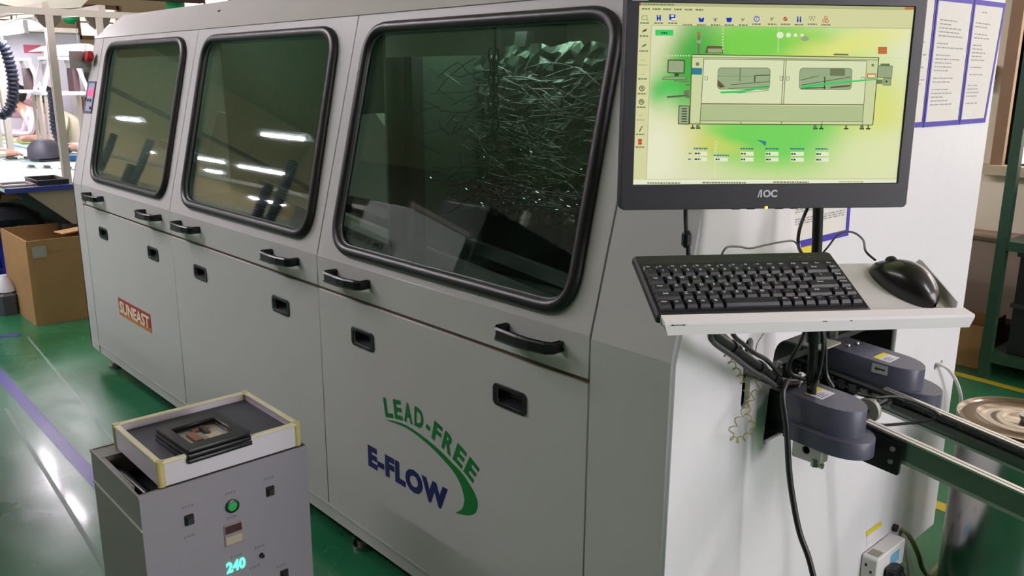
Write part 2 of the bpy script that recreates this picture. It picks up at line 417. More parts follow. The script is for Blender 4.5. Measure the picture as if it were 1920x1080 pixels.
# thin dark frame behind the seams
part(MB().box((-3.42, .022, .826), (-.21, .03, .842)), 'seam_strip', RUSTY, label='rust brown gap above the lower doors')
part(MB().box((-3.42, .006, .8275), (-.208, .016, .8355)), 'seal_strip', RUSTY, label='thin rust stained seal under the window doors')
DX = [(-3.418, -2.3575), (-2.3525, -1.2665), (-1.2615, -.2115)]
WIN = [[(-3.288, .034), (-2.405, .034), (-2.432, .662), (-3.325, .662)],
       [(-2.253, .034), (-1.308, .034), (-1.343, .660), (-2.275, .660)],
       [(-1.190, .026), (-.258, .026), (-.276, .660), (-1.200, .660)]]
def offset_quad(q, d):
    c = Vector((sum(p[0] for p in q)/4, sum(p[1] for p in q)/4))
    return [(p[0]+(d if p[0] < c.x else -d), p[1]+(d if p[1] < c.y else -d)) for p in q]
def handle_mesh():
    # bent black pull handle in (u along X, v up, w out), 17 cm long, chamfered
    mb = MB()
    L = .082
    prof_ = [(-L, .0, .012), (-L, .030, .013), (-L+.012, .042, .0135), (-.005, .046, .0125), (.03, .044, .0115), (L-.012, .036, .0115), (L, .026, .011), (L, 0, .0105)]
    rings = []
    for i, (u, w, h) in enumerate(prof_):
        a = prof_[max(i-1, 0)]; b = prof_[min(i+1, len(prof_)-1)]
        t = Vector((b[0]-a[0], b[1]-a[1])).normalized(); n = Vector((-t.y, t.x)) * .0075
        c = Vector((u, w)); ch = .004
        ring = []
        for s1, s2 in ((1, 1), (1, -1), (-1, -1), (-1, 1)):
            for k in (0, 1):
                first = (k == 0) == (s1*s2 > 0)
                nn = n*(s1 if first else s1*.5); hh = 1.12*h*(s2*.72 if first else s2)
                q = c+nn; ring.append(Vector((q.x, hh, q.y)))
        rings.append(ring)
    vs = [v for g in rings for v in g]; fs = []
    for i in range(len(rings)-1):
        for k in range(8): k2 = (k+1) % 8; fs.append((i*8+k, i*8+k2, (i+1)*8+k2, (i+1)*8+k))
    fs += [tuple(range(8)), tuple((len(rings)-1)*8+k for k in range(8))]
    mb.add(vs, fs)
    return mb.mesh('handle')
HM = handle_mesh(); HM.materials.append(PLBLK)
HX = [(-3.20, -2.525), (-2.165, -1.455), (-1.078, -.368)]
for i, (a, b) in enumerate(DX):
    lo, hi = plate([rect(a, .838, b, .926)], .014, FR(0), .001), None
    tl = plate([rect(a, 0, b, .688), rpoly(offset_quad(WIN[i], .012), .075)], .014, TL(0), .001)
    d = part(join_meshes([lo, tl], 'upper_door'), 'upper_door', PAINT)
    # rubber gasket: a thick rounded moulding around the window
    outer = rpoly(offset_quad(WIN[i], .014), .082, 8); g = MB()
    path = [TL(.004) @ Vector((u, v, 0)) for u, v in outer]
    g.tube(path, .0155, 10, closed=True)
    part(g, 'window_gasket', RUBBER, smooth=True, parent=d)
    inner = rpoly(offset_quad(WIN[i], .026), .072, 8)
    path = [TL(.002) @ Vector((u, v, 0)) for u, v in inner]
    part(MB().tube(path, .0045, 8, closed=True), 'gasket_insert', mat('gasket_grey', (96, 98, 100), .3, spec=.6), smooth=True, parent=d)
    part(plate([rpoly(offset_quad(WIN[i], .01), .075)], .004, TL(-.004)), 'window_pane', GLASS, parent=d)
    for hx in HX[i]:
        h = bpy.data.objects.new('handle', HM); COL.objects.link(h); h.parent = d
        h.matrix_basis = Matrix.Translation(-Vector(mc.location)) @ FR(0) @ Matrix.Translation((hx, .889, 0))
# lower doors with recessed pulls
PX = [(-3.165, -2.565), (-2.105, -1.50), (-1.036, -.442)]
for i, (a, b) in enumerate(DX):
    hl = [rrect(px-.045, .709, px+.045, .747, .008) for px in PX[i]]
    d = part(plate([rect(a, .15, b, .8265)]+hl, .014, FR(0), .001), 'lower_door', PAINT)
    for px in PX[i]:
        fr = plate([rrect(px-.054, .703, px+.054, .754, .012), rrect(px-.044, .711, px+.044, .746, .008)], .004, FR(.0035), .001)
        p = part(fr, 'recessed_pull', PLBLK, parent=d)
        cup = MB(); z0, z1 = .7094, .7466; x0, x1 = px-.0446, px+.0446
        def F3(u, v, w): return FRONT @ Vector((u, v, w))
        c = [F3(x0, z0, 0), F3(x1, z0, 0), F3(x1, z1, 0), F3(x0, z1, 0), F3(x0+.004, z0+.012, -.022), F3(x1-.004, z0+.012, -.022), F3(x1-.004, z1, -.024), F3(x0+.004, z1, -.024)]
        cup.add(c, [(0,1,5,4),(1,2,6,5),(2,3,7,6),(3,0,4,7),(4,5,6,7)])
        part(cup, 'pull_cup', PLBLK, parent=d)
part(MB().box((-3.5, .004, .098), (-.05, .03, .146)).box((-3.5, -.002, .1425), (-.212, .01, .1475)), 'base_rail', PAINT)
# levelling feet
foot = MB().cyl((0, 0, 0), (0, 0, .012), .035, 20).cyl((0, 0, .012), (0, 0, .025), .022, 20).cyl((0, 0, .02), (0, 0, .1), .009, 10).cyl((0, 0, .06), (0, 0, .075), .017, 6).mesh('foot')
foot.materials.append(STEEL)
for x, y in ((-3.46, .08), (-2.3, .08), (-1.2, .08), (-.12, .08), (-3.46, 1.27), (-1.8, 1.27), (-.12, 1.27)):
    o = bpy.data.objects.new('levelling_foot', foot); COL.objects.link(o); o.parent = mc; o.location = Vector((x, y, 0))-mc.location
# key lock at the left end of the seam
part(MB().box((-3.40, -.006, .848), (-3.37, .0, .862)), 'latch', STEEL)
# display panel on the left column
disp = part(plate([rrect(-3.542, .335, -3.426, .485, .004)], .004, TL(.0035)), 'control_panel', mat('panel_navy', (44, 48, 78), .4))
part(plate([rect(-3.515, .345, -3.430, .475)], .001, TL(.0045)), 'panel_face', mat('panel_lilac', (150, 152, 184), .5), parent=disp)
seg = [text_mesh('88:8', .05, TL(.0048) @ Matrix.Translation((-3.472, .43, 0)), .0002, .001)]
part(join_meshes(seg), 'digit_readout', mat('led_red', (250, 40, 90), .5, emit=2.0), parent=disp)
bt = MB()
for u, v in ((-3.53, .40), (-3.49, .395), (-3.455, .395), (-3.44, .36)):
    c = TL(.005) @ Vector((u, v, 0)); c2 = TL(.011) @ Vector((u, v, 0)); bt.cyl(c, c2, .007, 12)
part(bt, 'button', mat('button_green', (60, 120, 90), .4), smooth=True, parent=disp)
# emergency stop on a bracket at the top left
es = MB().cyl((X0-.045, .085, 1.50), (X0-.01, .085, 1.50), .012, 14)
part(es.box((X0-.012, .05, 1.45), (X0, .15, 1.53)), 'stop_button_base', STEEL)
part(MB().lathe([(0, .03), (.022, .028), (.028, .018), (.028, .008), (.016, 0)], seg=20, M=basis((X0+.055, .135, 1.50), (1, 0, 0), (0, .2466, .9692))), 'emergency_stop', mat('stop_red', (176, 30, 36), .35), smooth=True, label='red mushroom emergency stop')

# ---- lettering on the third lower door
GREEN = mat('vinyl_green', (18, 118, 50), .45); NAVY = mat('vinyl_navy', (24, 26, 92), .45)
base = [(-.937, .536), (-.893, .545), (-.850, .551), (-.806, .5535), (-.760, .551), (-.733, .542), (-.693, .531), (-.648, .515), (-.606, .497), (-.563, .474)]
ms = []
for ch, k in zip('LEAD-FREE', range(9)):
    (xa, za), (xb, zb) = base[k], base[k+1]
    ang = math.atan2(zb-za, xb-xa); Lc = math.hypot(xb-xa, zb-za)
    me = text_mesh(ch, .071, None, .0002, .0026, 'LEFT', 'BOTTOM_BASELINE')
    w = max(v.co.x for v in me.vertices)-min(v.co.x for v in me.vertices); x_ = min(v.co.x for v in me.vertices)
    me.transform(Matrix.Translation((-x_, 0, 0))); me.transform(Matrix.Diagonal((Lc*.84/w if ch != '-' else Lc*.6/w, 1, 1, 1)))
    me.transform(FR(.0006) @ Matrix.Translation((xa, za, 0)) @ Matrix.Rotation(ang, 4, 'Z')); ms.append(me)
LD = [o for o in bpy.data.objects if o.name.startswith('lower_door')]
LD.sort(key=lambda o: max(v.co.x for v in o.data.vertices)); D3, D1 = LD[-1], LD[0]
part(join_meshes(ms), 'lettering', GREEN, parent=D3, label='green curved lettering reading LEAD-FREE')
sw = [(-0.939, 0.525), (-0.868, 0.538), (-0.81, 0.537), (-0.754, 0.529), (-0.7, 0.517), (-0.655, 0.502), (-0.611, 0.486), (-0.576, 0.462), (-0.557, 0.44), (-0.555, 0.42), (-0.567, 0.397), (-0.598, 0.381), (-0.639, 0.371), (-0.615, 0.39), (-0.606, 0.41), (-0.605, 0.425), (-0.619, 0.455), (-0.648, 0.48), (-0.693, 0.499), (-0.739, 0.514), (-0.794, 0.526), (-0.852, 0.531)]
sws = [(p.x, p.y) for p in spline([(*p, 0) for p in sw[:13]], 5)]+[(p.x, p.y) for p in spline([(*p, 0) for p in sw[12:]]+[(*sw[0], 0)], 5)][1:-1]
part(plate([sws], .0005, FR(.0006)), 'swoosh_mark', GREEN, parent=D3, label='green crescent swoosh')
me = text_mesh('E-FLOW', .08, None, .0002, .0048, 'LEFT', 'BOTTOM_BASELINE', space=1.12)
xs = [v.co.x for v in me.vertices]; ys = [v.co.y for v in me.vertices]
me.transform(Matrix.Translation((-min(xs), -min(ys), 0))); me.transform(Matrix.Diagonal((.361/(max(xs)-min(xs)), .066/(max(ys)-min(ys)), 1, 1)))
me.transform(FR(.0006) @ Matrix.Translation((-1.031, .357, 0)))
part(me, 'lettering', NAVY, parent=D3, label='dark blue lettering reading E-FLOW')
# red SUNEAST badge on the first lower door
bd = part(plate([rect(-3.058, .372, -2.668, .453)], .001, FR(.0012)), 'badge', mat('badge_red', (160, 48, 34), .5), parent=D1, label='red badge reading SUNEAST')
part(plate([rect(-3.058, .372, -2.668, .392)], .0003, FR(.0014)), 'badge_stripe', mat('badge_orange', (190, 120, 60), .5), parent=bd)
me = text_mesh('SUNEAST', .07, None, .0002, .002, 'LEFT', 'BOTTOM_BASELINE')
xs = [v.co.x for v in me.vertices]; ys = [v.co.y for v in me.vertices]
me.transform(Matrix.Translation((-min(xs), -min(ys), 0))); me.transform(Matrix.Diagonal((.36/(max(xs)-min(xs)), .055/(max(ys)-min(ys)), 1, 1)))
me.transform(FR(.0019) @ Matrix.Translation((-3.044, .386, 0)))
part(me, 'badge_lettering', mat('badge_cream', (232, 226, 196), .5), parent=bd)

# ---- inside, seen through the glass
part(MB().box((-3.5, 1.0, .86), (-.06, 1.02, 1.68)), 'inner_back_sheet', INNER)
part(MB().box((-3.5, .10, .80), (-.06, 1.0, .815)), 'inner_tray', INNER_D)
part(MB().box((-2.36, .25, .84), (-2.35, 1.0, 1.66)).box((-1.27, .25, .84), (-1.26, 1.0, 1.66)), 'inner_partition', INNER)
part(MB().box((-3.49, .30, 1.60), (-.07, .62, 1.612)), 'lamp_canopy', FIXW)
part(MB().box((-3.49, .245, 1.50), (-2.37, .255, 1.62)), 'inner_fascia', FIXW)
part(MB().box((-1.25, .245, 1.475), (-.75, .255, 1.62)), 'inner_fascia', FIXW)
ILT = mat('inner_fill_glow', (225, 255, 235), .5, emit=30)  # hidden tubes added to light the inside
for xa_, xb_ in ((-3.3, -2.5), (-2.2, -1.4), (-1.24, -.72)):
    part(MB().cyl((xa_, .50, 1.598), (xb_, .50, 1.598), .012, 10), 'inner_fill_lamp', ILT)
# inclined conveyor rails running through the inside
rl = MB()
for y in (.38, .567):
    rl.prism([(-3.4, 1.12), (-.02, .78), (-.02, .74), (-3.4, 1.08)], 'y', y-.012, y+.012)
part(rl, 'inner_rail', ALU)
part(MB().prism([(-2.3, 1.0), (-1.9, 1.28), (-1.62, 1.30), (-1.5, 1.2), (-1.45, 1.0)], 'y', .45, .8), 'flux_duct', mat('duct_grey', (120, 130, 118), .5, noise=.1))
part(MB().prism([(-3.2, .98), (-3.0, 1.26), (-2.75, 1.24), (-2.6, .98)], 'y', .5, .8), 'preheater_cover', mat('duct_grey', (120, 130, 118), .5, noise=.1))
part(MB().box((-3.4, .7, 1.02), (-1.4, .74, 1.06)).box((-3.4, .92, .84), (-3.35, .96, 1.6)).box((-2.0, .92, .84), (-1.95, .96, 1.6)).box((-1.24, .3, .82), (-1.2, .34, 1.6))
     .prism([(-1.15, 1.05), (-1.1, 1.05), (-.98, 1.55), (-1.03, 1.55)], 'y', .55, .58), 'inner_frame', INNER_D)
film = MB(); random.seed(4); NX, NZ = 34, 30
for i in range(NX+1):
    for j in range(NZ+1):
        x = -1.30+.68*i/NX; z = .99+.52*j/NZ; e = .04*math.sin(z*9) if i == 0 else 0
        film.v.append((x+random.uniform(-.008, .008)+e, .56+.03*math.sin(x*7+z*3)+random.uniform(-.012, .012)+.06*max(0, 1.2-z)*5*abs(math.sin(x*3)), z+random.uniform(-.008, .008)))
for i in range(NX):
    for j in range(NZ):
        q = i*(NZ+1)+j; film.f += [(q, q+NZ+1, q+NZ+2), (q, q+NZ+2, q+1)]; film.mi += [0, 0]
part(film, 'crumpled_film', mat('film_green_grey', (84, 100, 90), .34, metal=.2, noise=.3, nscale=9, bump=.5, bscale=35))
# tangle of thin dark wires round the drum
random.seed(21); tg = MB()
for k in range(230):
    bias = random.random()
    z = 1.08+.36*bias**1.3; x = random.gauss(-.84, .16); y = .30+random.random()*.14
    L = .05+random.random()*.13; a = random.gauss(0, .45)
    p0 = Vector((x-L*math.cos(a), y, z-L*.5*math.sin(a))); p3 = Vector((x+L*math.cos(a), y+random.uniform(-.04, .04), z+L*.5*math.sin(a)))
    m1 = p0.lerp(p3, .33)+Vector((0, random.uniform(-.03, .03), random.uniform(-.03, .03))); m2 = p0.lerp(p3, .66)+Vector((0, random.uniform(-.03, .03), random.uniform(-.03, .03)))
    tg.tube([tuple(v) for v in spline([p0, m1, m2, p3], 3)], .0013, 3, cap=False)
o = part(tg, 'wire_tangle', mat('wire_dark', (34, 36, 32), .35, metal=.5)); o['kind'] = 'stuff'
random.seed(5); gl = MB()
for k in range(300):
    x = random.gauss(-.80, .15); z = 1.06+abs(random.gauss(0, .07)); y = .28+random.random()*.2; L = random.uniform(.003, .011); a = random.uniform(-.8, .8)
    gl.tube([(x, y, z), (x+L*math.cos(a), y+.002, z+L*math.sin(a))], .0007, 3, cap=False)
o = part(gl, 'bright_clippings', mat('wire_bright', (225, 235, 230), .2, metal=1)); o['kind'] = 'stuff'
# hanging chain: every link a torus-like ring
def link_mesh():
    pts = [(.0075*math.cos(t)*1.0, 0, .013*math.sin(t)+(.004 if math.sin(t) > 0 else -.004)) for t in [2*math.pi*k/12 for k in range(12)]]
    return MB().tube(pts, .0026, 6, closed=True).mesh('chain_link')
LM = link_mesh(); LM.materials.append(mat('chain_iron', (14, 15, 14), .5))
def hang(x, y, ztop, n, parent):
    for k in range(n):
        o = bpy.data.objects.new('chain_link', LM); COL.objects.link(o); o.parent = parent
        o.matrix_basis = Matrix.Translation(Vector((x, y, ztop-k*.026))-mc.location) @ Matrix.Rotation(R(25+(90 if k % 2 else 0)), 4, 'Z')
ch = part(MB().cyl((-.69, .17, 1.47), (-.69, .17, 1.56), .006, 8), 'chain_hook', STEEL)
hang(-.685, .17, 1.47, 8, ch); hang(-.70, .17, 1.47, 5, ch); hang(-.708, .175, 1.36, 1, ch)

# the yellow and white stickers and the cable entry on the end cover belong to it
st = part(plate([[(.884, .249), (.968, .249), (.994, .207), (.893, .206)]], .0004, EN(.0008)), 'warning_sticker', mat('sticker_white', (214, 212, 214), .6), label='white warning sticker with yellow heading')
part(plate([[(.880, .256), (.966, .256), (.972, .240), (.883, .240)]], .0003, EN(.0011)), 'sticker_heading', YEL, parent=st)

# ============================================================ NOTICES ON THE END COVER
def notice(name, label, q, rows, border=.012, seed=1, lines_w=.7, frame=BLUE):
    cy = sum(p[0] for p in q)/4; cz = min(p[1] for p in q)
    r = thing(name, label, 'notice', (.001, cy, cz), group='notices on the end of the machine')
    link('sheet', plate([q], .0008, EN(.0018)), PAPER, r, local=False)
    inn = offset_quad(q, border)
    link('tape_border', plate([offset_quad(q, -.002), inn], .0008, EN(.0028)), frame, r, local=False)
    random.seed(seed); mb = MB(); u0, u1 = inn[0][0]+.014, inn[1][0]-.014; z0, z1 = inn[0][1]+.03, inn[2][1]-.02
    def E3(u, v, w=.0022): return END @ Vector((u, v, w))
    for k in range(rows):
        z = z1-(z1-z0)*k/rows; u = u0+(.0 if k else (u1-u0)*.25)
        end = u0+(u1-u0)*(.35+lines_w*random.random()*.6)
        if k in (1,) or random.random() < .14: continue
        while u < end:                         # a row of word-like dashes
            w = random.uniform(.006, .022); mb.quad([E3(u, z), E3(min(u+w, u1), z), E3(min(u+w, u1), z+.0028), E3(u, z+.0028)]); u += w+.004
            if u > u1: break
    mb.obj('printed_lines', INK, r, local=False)['kind'] = 'stuff'
    return r
notice('notice_sheet', 'printed notice in a blue tape border, outermost at the far edge of the machine end', [(1.146, 1.313), (1.322, 1.313), (1.354, 1.617), (1.143, 1.614)], 26, .010, 3, .6)
notice('notice_sheet', 'printed notice in a blue tape border, directly right of the monitor', [(.928, 1.313), (1.146, 1.313), (1.143, 1.614), (.922, 1.610)], 26, .010, 4, .9)
notice('notice_sheet', 'printed notice mostly hidden behind the right side of the monitor', [(.70, 1.314), (.928, 1.314), (.922, 1.610), (.695, 1.60)], 24, .010, 5, .9)
notice('notice_sheet', 'lined notice with blue tape edge showing below the monitor', [(.30, 1.088), (.600, 1.089), (.590, 1.33), (.31, 1.33)], 34, .012, 6, 1.9)
# small yellow tag under the lined notice
yt = MB().box((.002, .395, 1.060), (.006, .45, 1.086)).obj('yellow_tag', YEL)
tag(recentre(yt), 'small yellow tag under the lined notice, behind the pole', 'tag')
# a blank white sheet that curls off the end cover behind the monitor
mb = MB(); nu, nv = 14, 10
for i in range(nu+1):
    for j in range(nv+1):
        u = .030+(.345-.030)*i/nu; v = 1.075+(1.30-1.075)*j/nv
        curl = max(0, (.42-(u-.03)/.315*.35-(v-1.075)/.225*.8))
        rt = max(0, (u-.28)/.065)*max(0, (1.15-v)/.075)
        w = .004+.010*math.sin((v-1.075)/.225*math.pi)+.018*rt
        mb.v.append(tuple(END @ Vector((u+(.03 if rt > 0 else 0)*rt, v, w))))
for i in range(nu):
    for j in range(nv):
        a = i*(nv+1)+j; mb.f.append((a, a+nv+1, a+nv+2, a+1)); mb.mi.append(0)
ws = mb.obj('blank_sheet', mat('sheet_white', (214, 212, 210), .55), smooth=True)
md = ws.modifiers.new('s', 'SOLIDIFY'); md.thickness = .0006
tag(recentre(ws), 'blank white sheet bulging off the machine end, right below the monitor', 'sheet')

# ============================================================ MONITOR
TH = R(54.0); UX = Vector((math.cos(TH), math.sin(TH), 0)); UN = Vector((-math.sin(TH), math.cos(TH), 0))
ML = Matrix((UX, UN, Vector((0, 0, 1)))).transposed().to_4x4()
mon_c = Vector((.1905, -.0648, 1.3965))
Mm = Matrix.Translation(mon_c) @ ML @ Matrix.Rotation(R(-1.2), 4, 'X')
mon = thing('monitor', 'black monitor showing a green machine diagram, on the pole above the keyboard', 'monitor', mtx=Mm)
SW, SH = .408/2, .2545/2
XZ = Matrix(((1,0,0,0),(0,0,-1,0),(0,1,0,0),(0,0,0,1)))   # plate frame: u=x, v=z, w towards the viewer (-y)
link('bezel', plate([rrect(-SW-.016, -SH-.035, SW+.016, SH+.017, .006), rect(-SW, -SH, SW, SH)], .018, XZ @ Matrix.Translation((0, 0, .004)), .001), BEZEL, mon)
mb = MB().bbox((-SW-.014, -SH-.032, 0), (SW+.014, SH+.015, .026), .006, M=Matrix(((1,0,0,0),(0,0,1,.012),(0,1,0,0),(0,0,0,1))))
mb.bbox((-.11, -.09, 0), (.11, .09, .022), .01, M=Matrix(((1,0,0,0),(0,0,1,.036),(0,1,0,0),(0,0,0,1))))
mb.obj('back_housing', PLBLK_M, mon)
me = join_meshes([text_mesh('/', .0145, XZ @ Matrix.Translation((-.0125, -SH-.014, .0045)), .0003, .0004), text_mesh('\u0399', .0145, XZ @ Matrix.Translation((-.0092, -SH-.014, .0045)), .0003, .0004),
                  text_mesh('OC', .0145, XZ @ Matrix.Translation((.0045, -SH-.014, .0045)), .0003, .0005)])
link('maker_mark', me, mat('mark_silver', (196, 198, 204), .4, metal=.3), mon, label='silver letters AOC')
bt = MB()
for k, x in enumerate((-.045, -.022, .022, .045)): bt.bbox((x-.006, -.002, -SH-.037), (x+.006, .004, -SH-.0345), .0008)
bt.obj('button', BEZEL, mon)
MB().bbox((-.002, -.0055, -SH-.0355), (.002, -.003, -SH-.0325), .0005).obj('power_light', mat('led_yellow', (250, 230, 60), .5, emit=3), mon, label='lit yellow power light')
# small pale sticker at the top left corner of the bezel
MB().box((-SW-.010, -.0052, SH+.001), (-SW+.0135, -.0042, SH+.0168)).obj('corner_sticker', mat('sticker_pale', (168, 190, 186), .5), mon, label='pale sticker on the top left corner of the bezel')

# ---- the picture on the screen: a flat image, drawn from flat shapes a hair apart
def screen_mat():
    m = bpy.data.materials.new('screen_wallpaper'); m.use_nodes = True; nt = m.node_tree; nt.nodes.clear()
    o = nt.nodes.new('ShaderNodeOutputMaterial'); e = nt.nodes.new('ShaderNodeEmission'); e.inputs[1].default_value = SCR
    g = nt.nodes.new('ShaderNodeBsdfGlossy'); g.inputs[0].default_value = (.03, .03, .03, 1); g.inputs[1].default_value = .35
    ad = nt.nodes.new('ShaderNodeAddShader'); nt.links.new(e.outputs[0], ad.inputs[0]); nt.links.new(g.outputs[0], ad.inputs[1]); nt.links.new(ad.outputs[0], o.inputs[0])
    tc = nt.nodes.new('ShaderNodeTexCoord')
    def blob(cx, cz, rx, rz, prev, col, soft=.9, ang=0):
        mp = nt.nodes.new('ShaderNodeMapping'); mp.vector_type = 'TEXTURE'; mp.inputs['Location'].default_value = (cx, 0, cz); mp.inputs['Scale'].default_value = (rx, 1, rz); mp.inputs['Rotation'].default_value = (0, R(ang), 0)
        nz = nt.nodes.new('ShaderNodeTexNoise'); nz.inputs['Scale'].default_value = 14; nz.inputs['Detail'].default_value = 2
        nt.links.new(tc.outputs['Object'], nz.inputs[0])
        vs = nt.nodes.new('ShaderNodeVectorMath'); vs.operation = 'SCALE'; vs.inputs['Scale'].default_value = .03
        vsub = nt.nodes.new('ShaderNodeVectorMath'); vsub.operation = 'SUBTRACT'; vsub.inputs[1].default_value = (.5, .5, .5)
        nt.links.new(nz.outputs['Color'], vsub.inputs[0]); nt.links.new(vsub.outputs[0], vs.inputs[0])
        va = nt.nodes.new('ShaderNodeVectorMath'); va.operation = 'ADD'
        nt.links.new(tc.outputs['Object'], va.inputs[0]); nt.links.new(vs.outputs[0], va.inputs[1])
        nt.links.new(va.outputs[0], mp.inputs[0])
        # flatten y
        vm = nt.nodes.new('ShaderNodeVectorMath'); vm.operation = 'MULTIPLY'; vm.inputs[1].default_value = (1, 0, 1); nt.links.new(mp.outputs[0], vm.inputs[0])
        ln = nt.nodes.new('ShaderNodeVectorMath'); ln.operation = 'LENGTH'; nt.links.new(vm.outputs[0], ln.inputs[0])
        mr = nt.nodes.new('ShaderNodeMapRange'); mr.interpolation_type = 'SMOOTHSTEP'; mr.inputs[1].default_value = 1+soft*.5; mr.inputs[2].default_value = 1-soft; mr.inputs[3].default_value = 0; mr.inputs[4].default_value = 1
        nt.links.new(ln.outputs['Value'], mr.inputs[0])
        mx = nt.nodes.new('ShaderNodeMix'); mx.data_type = 'RGBA'; mx.inputs[7].default_value = (*lin(col), 1)
        if prev is None: mx.inputs[6].default_value = (*lin((226, 228, 184)), 1)
        else: nt.links.new(prev, mx.inputs[6])
        nt.links.new(mr.outputs[0], mx.inputs[0]); return mx.outputs[2]
    c = None
    c = blob(.02, .0, .17, .13, c, (170, 222, 100), .5)
    c = blob(-.03, .06, .11, .06, c, (120, 212, 66), .6)
    c = blob(.01, -.055, .12, .05, c, (112, 214, 84), .6)
    c = blob(-.125, .045, .04, .09, c, (70, 176, 62), .8, 15)
    c = blob(-.155, .0, .03, .03, c, (70, 200, 80), .9)
    c = blob(.05, .075, .035, .02, c, (150, 214, 72), .8)
    c = blob(.105, .07, .10, .02, c, (226, 228, 120), .9, -12)
    c = blob(.16, -.02, .06, .06, c, (218, 222, 110), 1.0)
    c = blob(-.09, -.07, .07, .018, c, (200, 218, 104), .9, 8)
    c = blob(-.13, -.055, .05, .03, c, (216, 216, 110), 1.0, 30)
    c = blob(-.17, -.08, .055, .07, c, (238, 240, 206), .8, 20)
    c = blob(.155, -.09, .08, .045, c, (222, 230, 170), 1.0)
    nt.links.new(c, e.inputs[0]); return m
SCR = 1.02
def ems(name, rgb, k=SCR):
    m = bpy.data.materials.new(name); m.use_nodes = True; nt = m.node_tree; nt.nodes.clear()
    o = nt.nodes.new('ShaderNodeOutputMaterial'); e = nt.nodes.new('ShaderNodeEmission'); e.inputs[0].default_value = (*lin(rgb), 1); e.inputs[1].default_value = k
    nt.links.new(e.outputs[0], o.inputs[0]); return m
scr = MB().box((-SW, .0, -SH), (SW, .002, SH)).obj('screen', screen_mat(), mon, label='lit screen with green and yellow picture')
# digitised drawing coordinates (a 1566x1080 tracing grid) -> position on the screen, by the tracing's homography
def homog(src, dst):
    A = []; B = []
    for (x, y), (u, v) in zip(src, dst):
        A.append([x, y, 1, 0, 0, 0, -u*x, -u*y]); B.append(u); A.append([0, 0, 0, x, y, 1, -v*x, -v*y]); B.append(v)
    n = 8; M = [r[:]+[b] for r, b in zip(A, B)]
    for i in range(n):
        p = max(range(i, n), key=lambda k: abs(M[k][i])); M[i], M[p] = M[p], M[i]
        for k in range(n):
            if k != i:
                f = M[k][i]/M[i][i]
                for j in range(i, n+1): M[k][j] -= f*M[i][j]
    return [M[i][n]/M[i][i] for i in range(n)]
HH = homog([(100, 15), (1495, 32), (1418, 925), (72, 940)], [(-SW, SH), (SW, SH), (SW, -SH), (-SW, -SH)])
def SC(x, y):
    d = HH[6]*x+HH[7]*y+1; u, v = (HH[0]*x+HH[1]*y+HH[2])/d, (HH[3]*x+HH[4]*y+HH[5])/d
    return min(max(u, -SW+.0003), SW-.0003), min(max(v, -SH+.0003), SH-.0003)
UI = {n: ems('ui_'+n, c) for n, c in dict(cream=(222, 222, 168), pale=(228, 234, 190), white=(240, 244, 214), line=(70, 78, 54), mid=(120, 128, 96), brown=(110, 92, 62), glass=(160, 180, 140), blue=(34, 60, 190), red=(206, 70, 56), green=(60, 216, 104), orange=(204, 118, 74), title=(190, 194, 140), dim=(186, 186, 142), label=(60, 130, 150), body=(214, 222, 168), base=(186, 200, 148), grey=(160, 176, 136)).items()}
names = list(UI); ui = MB(); lev = [0]
def poly(pts, c, L):
    ui.cur = names.index(c); vs = []
    for x, y in pts: u, v = SC(x, y); vs.append((u, -.0002-.00012*L, v))
    ui.add(vs, [tuple(range(len(vs)))])
def bar(x0, y0, x1, y1, c, L=2): poly([(x0, y0), (x1, y0), (x1, y1), (x0, y1)], c, L)
def ln(x0, y0, x1, y1, c='line', w=3, L=6):
    d = Vector((x1-x0, y1-y0)); d.normalize(); n = Vector((-d.y, d.x))*w/2
    poly([(x0+n.x, y0+n.y), (x1+n.x, y1+n.y), (x1-n.x, y1-n.y), (x0-n.x, y0-n.y)], c, L)
def outline(pts, c='line', w=3, L=6):
    for a, b in zip(pts, pts[1:]+pts[:1]): ln(*a, *b, c, w, L)
def disc(x, y, r, c, L=4, ry=None): poly([(x+r*math.cos(k*.5236), y+(ry or r)*math.sin(k*.5236)) for k in range(12)], c, L)
poly([(100, 15), (1496, 32), (1494, 52), (99, 34)], 'title', 1)
poly([(99, 34), (1494, 52), (1486, 142), (95, 130)], 'cream', 1)
poly([(95, 130), (166, 132), (144, 912), (76, 912)], 'cream', 1)
poly([(76, 912), (1424, 906), (1420, 926), (72, 941)], 'white', 1)
ln(166, 133, 1486, 143, 'dim', 3); ln(166, 132, 144, 912, 'dim', 3); ln(144, 910, 1422, 902, 'dim', 2)
bar(103, 20, 114, 34, 'red', 3); bar(1444, 36, 1493, 48, 'orange', 3)
random.seed(3)
def words(x0, y, x1, c='mid', h=8, L=3, sl=.012):
    x = x0
    while x < x1:
        w = random.uniform(7, 15); yy = y+(x-x0)*sl; bar(x, yy, min(x+w, x1), yy+h, c, L); x += w+3
words(120, 24, 280, 'mid', 7)
for k, x in enumerate((118, 172, 225, 280, 334, 388)): words(x, 46+k*.8, x+40, 'mid', 8)
ico = [(203, 95, 'blue'), (273, 95, 'blue'), (348, 103, 'dim'), (418, 103, 'blue'), (488, 103, 'blue'), (558, 103, 'blue'), (628, 103, 'dim'), (697, 98, 'blue'), (775, 98, 'dim'), (842, 98, 'red'), (911, 100, 'blue'), (977, 97, 'dim'), (1045, 100, 'red')]
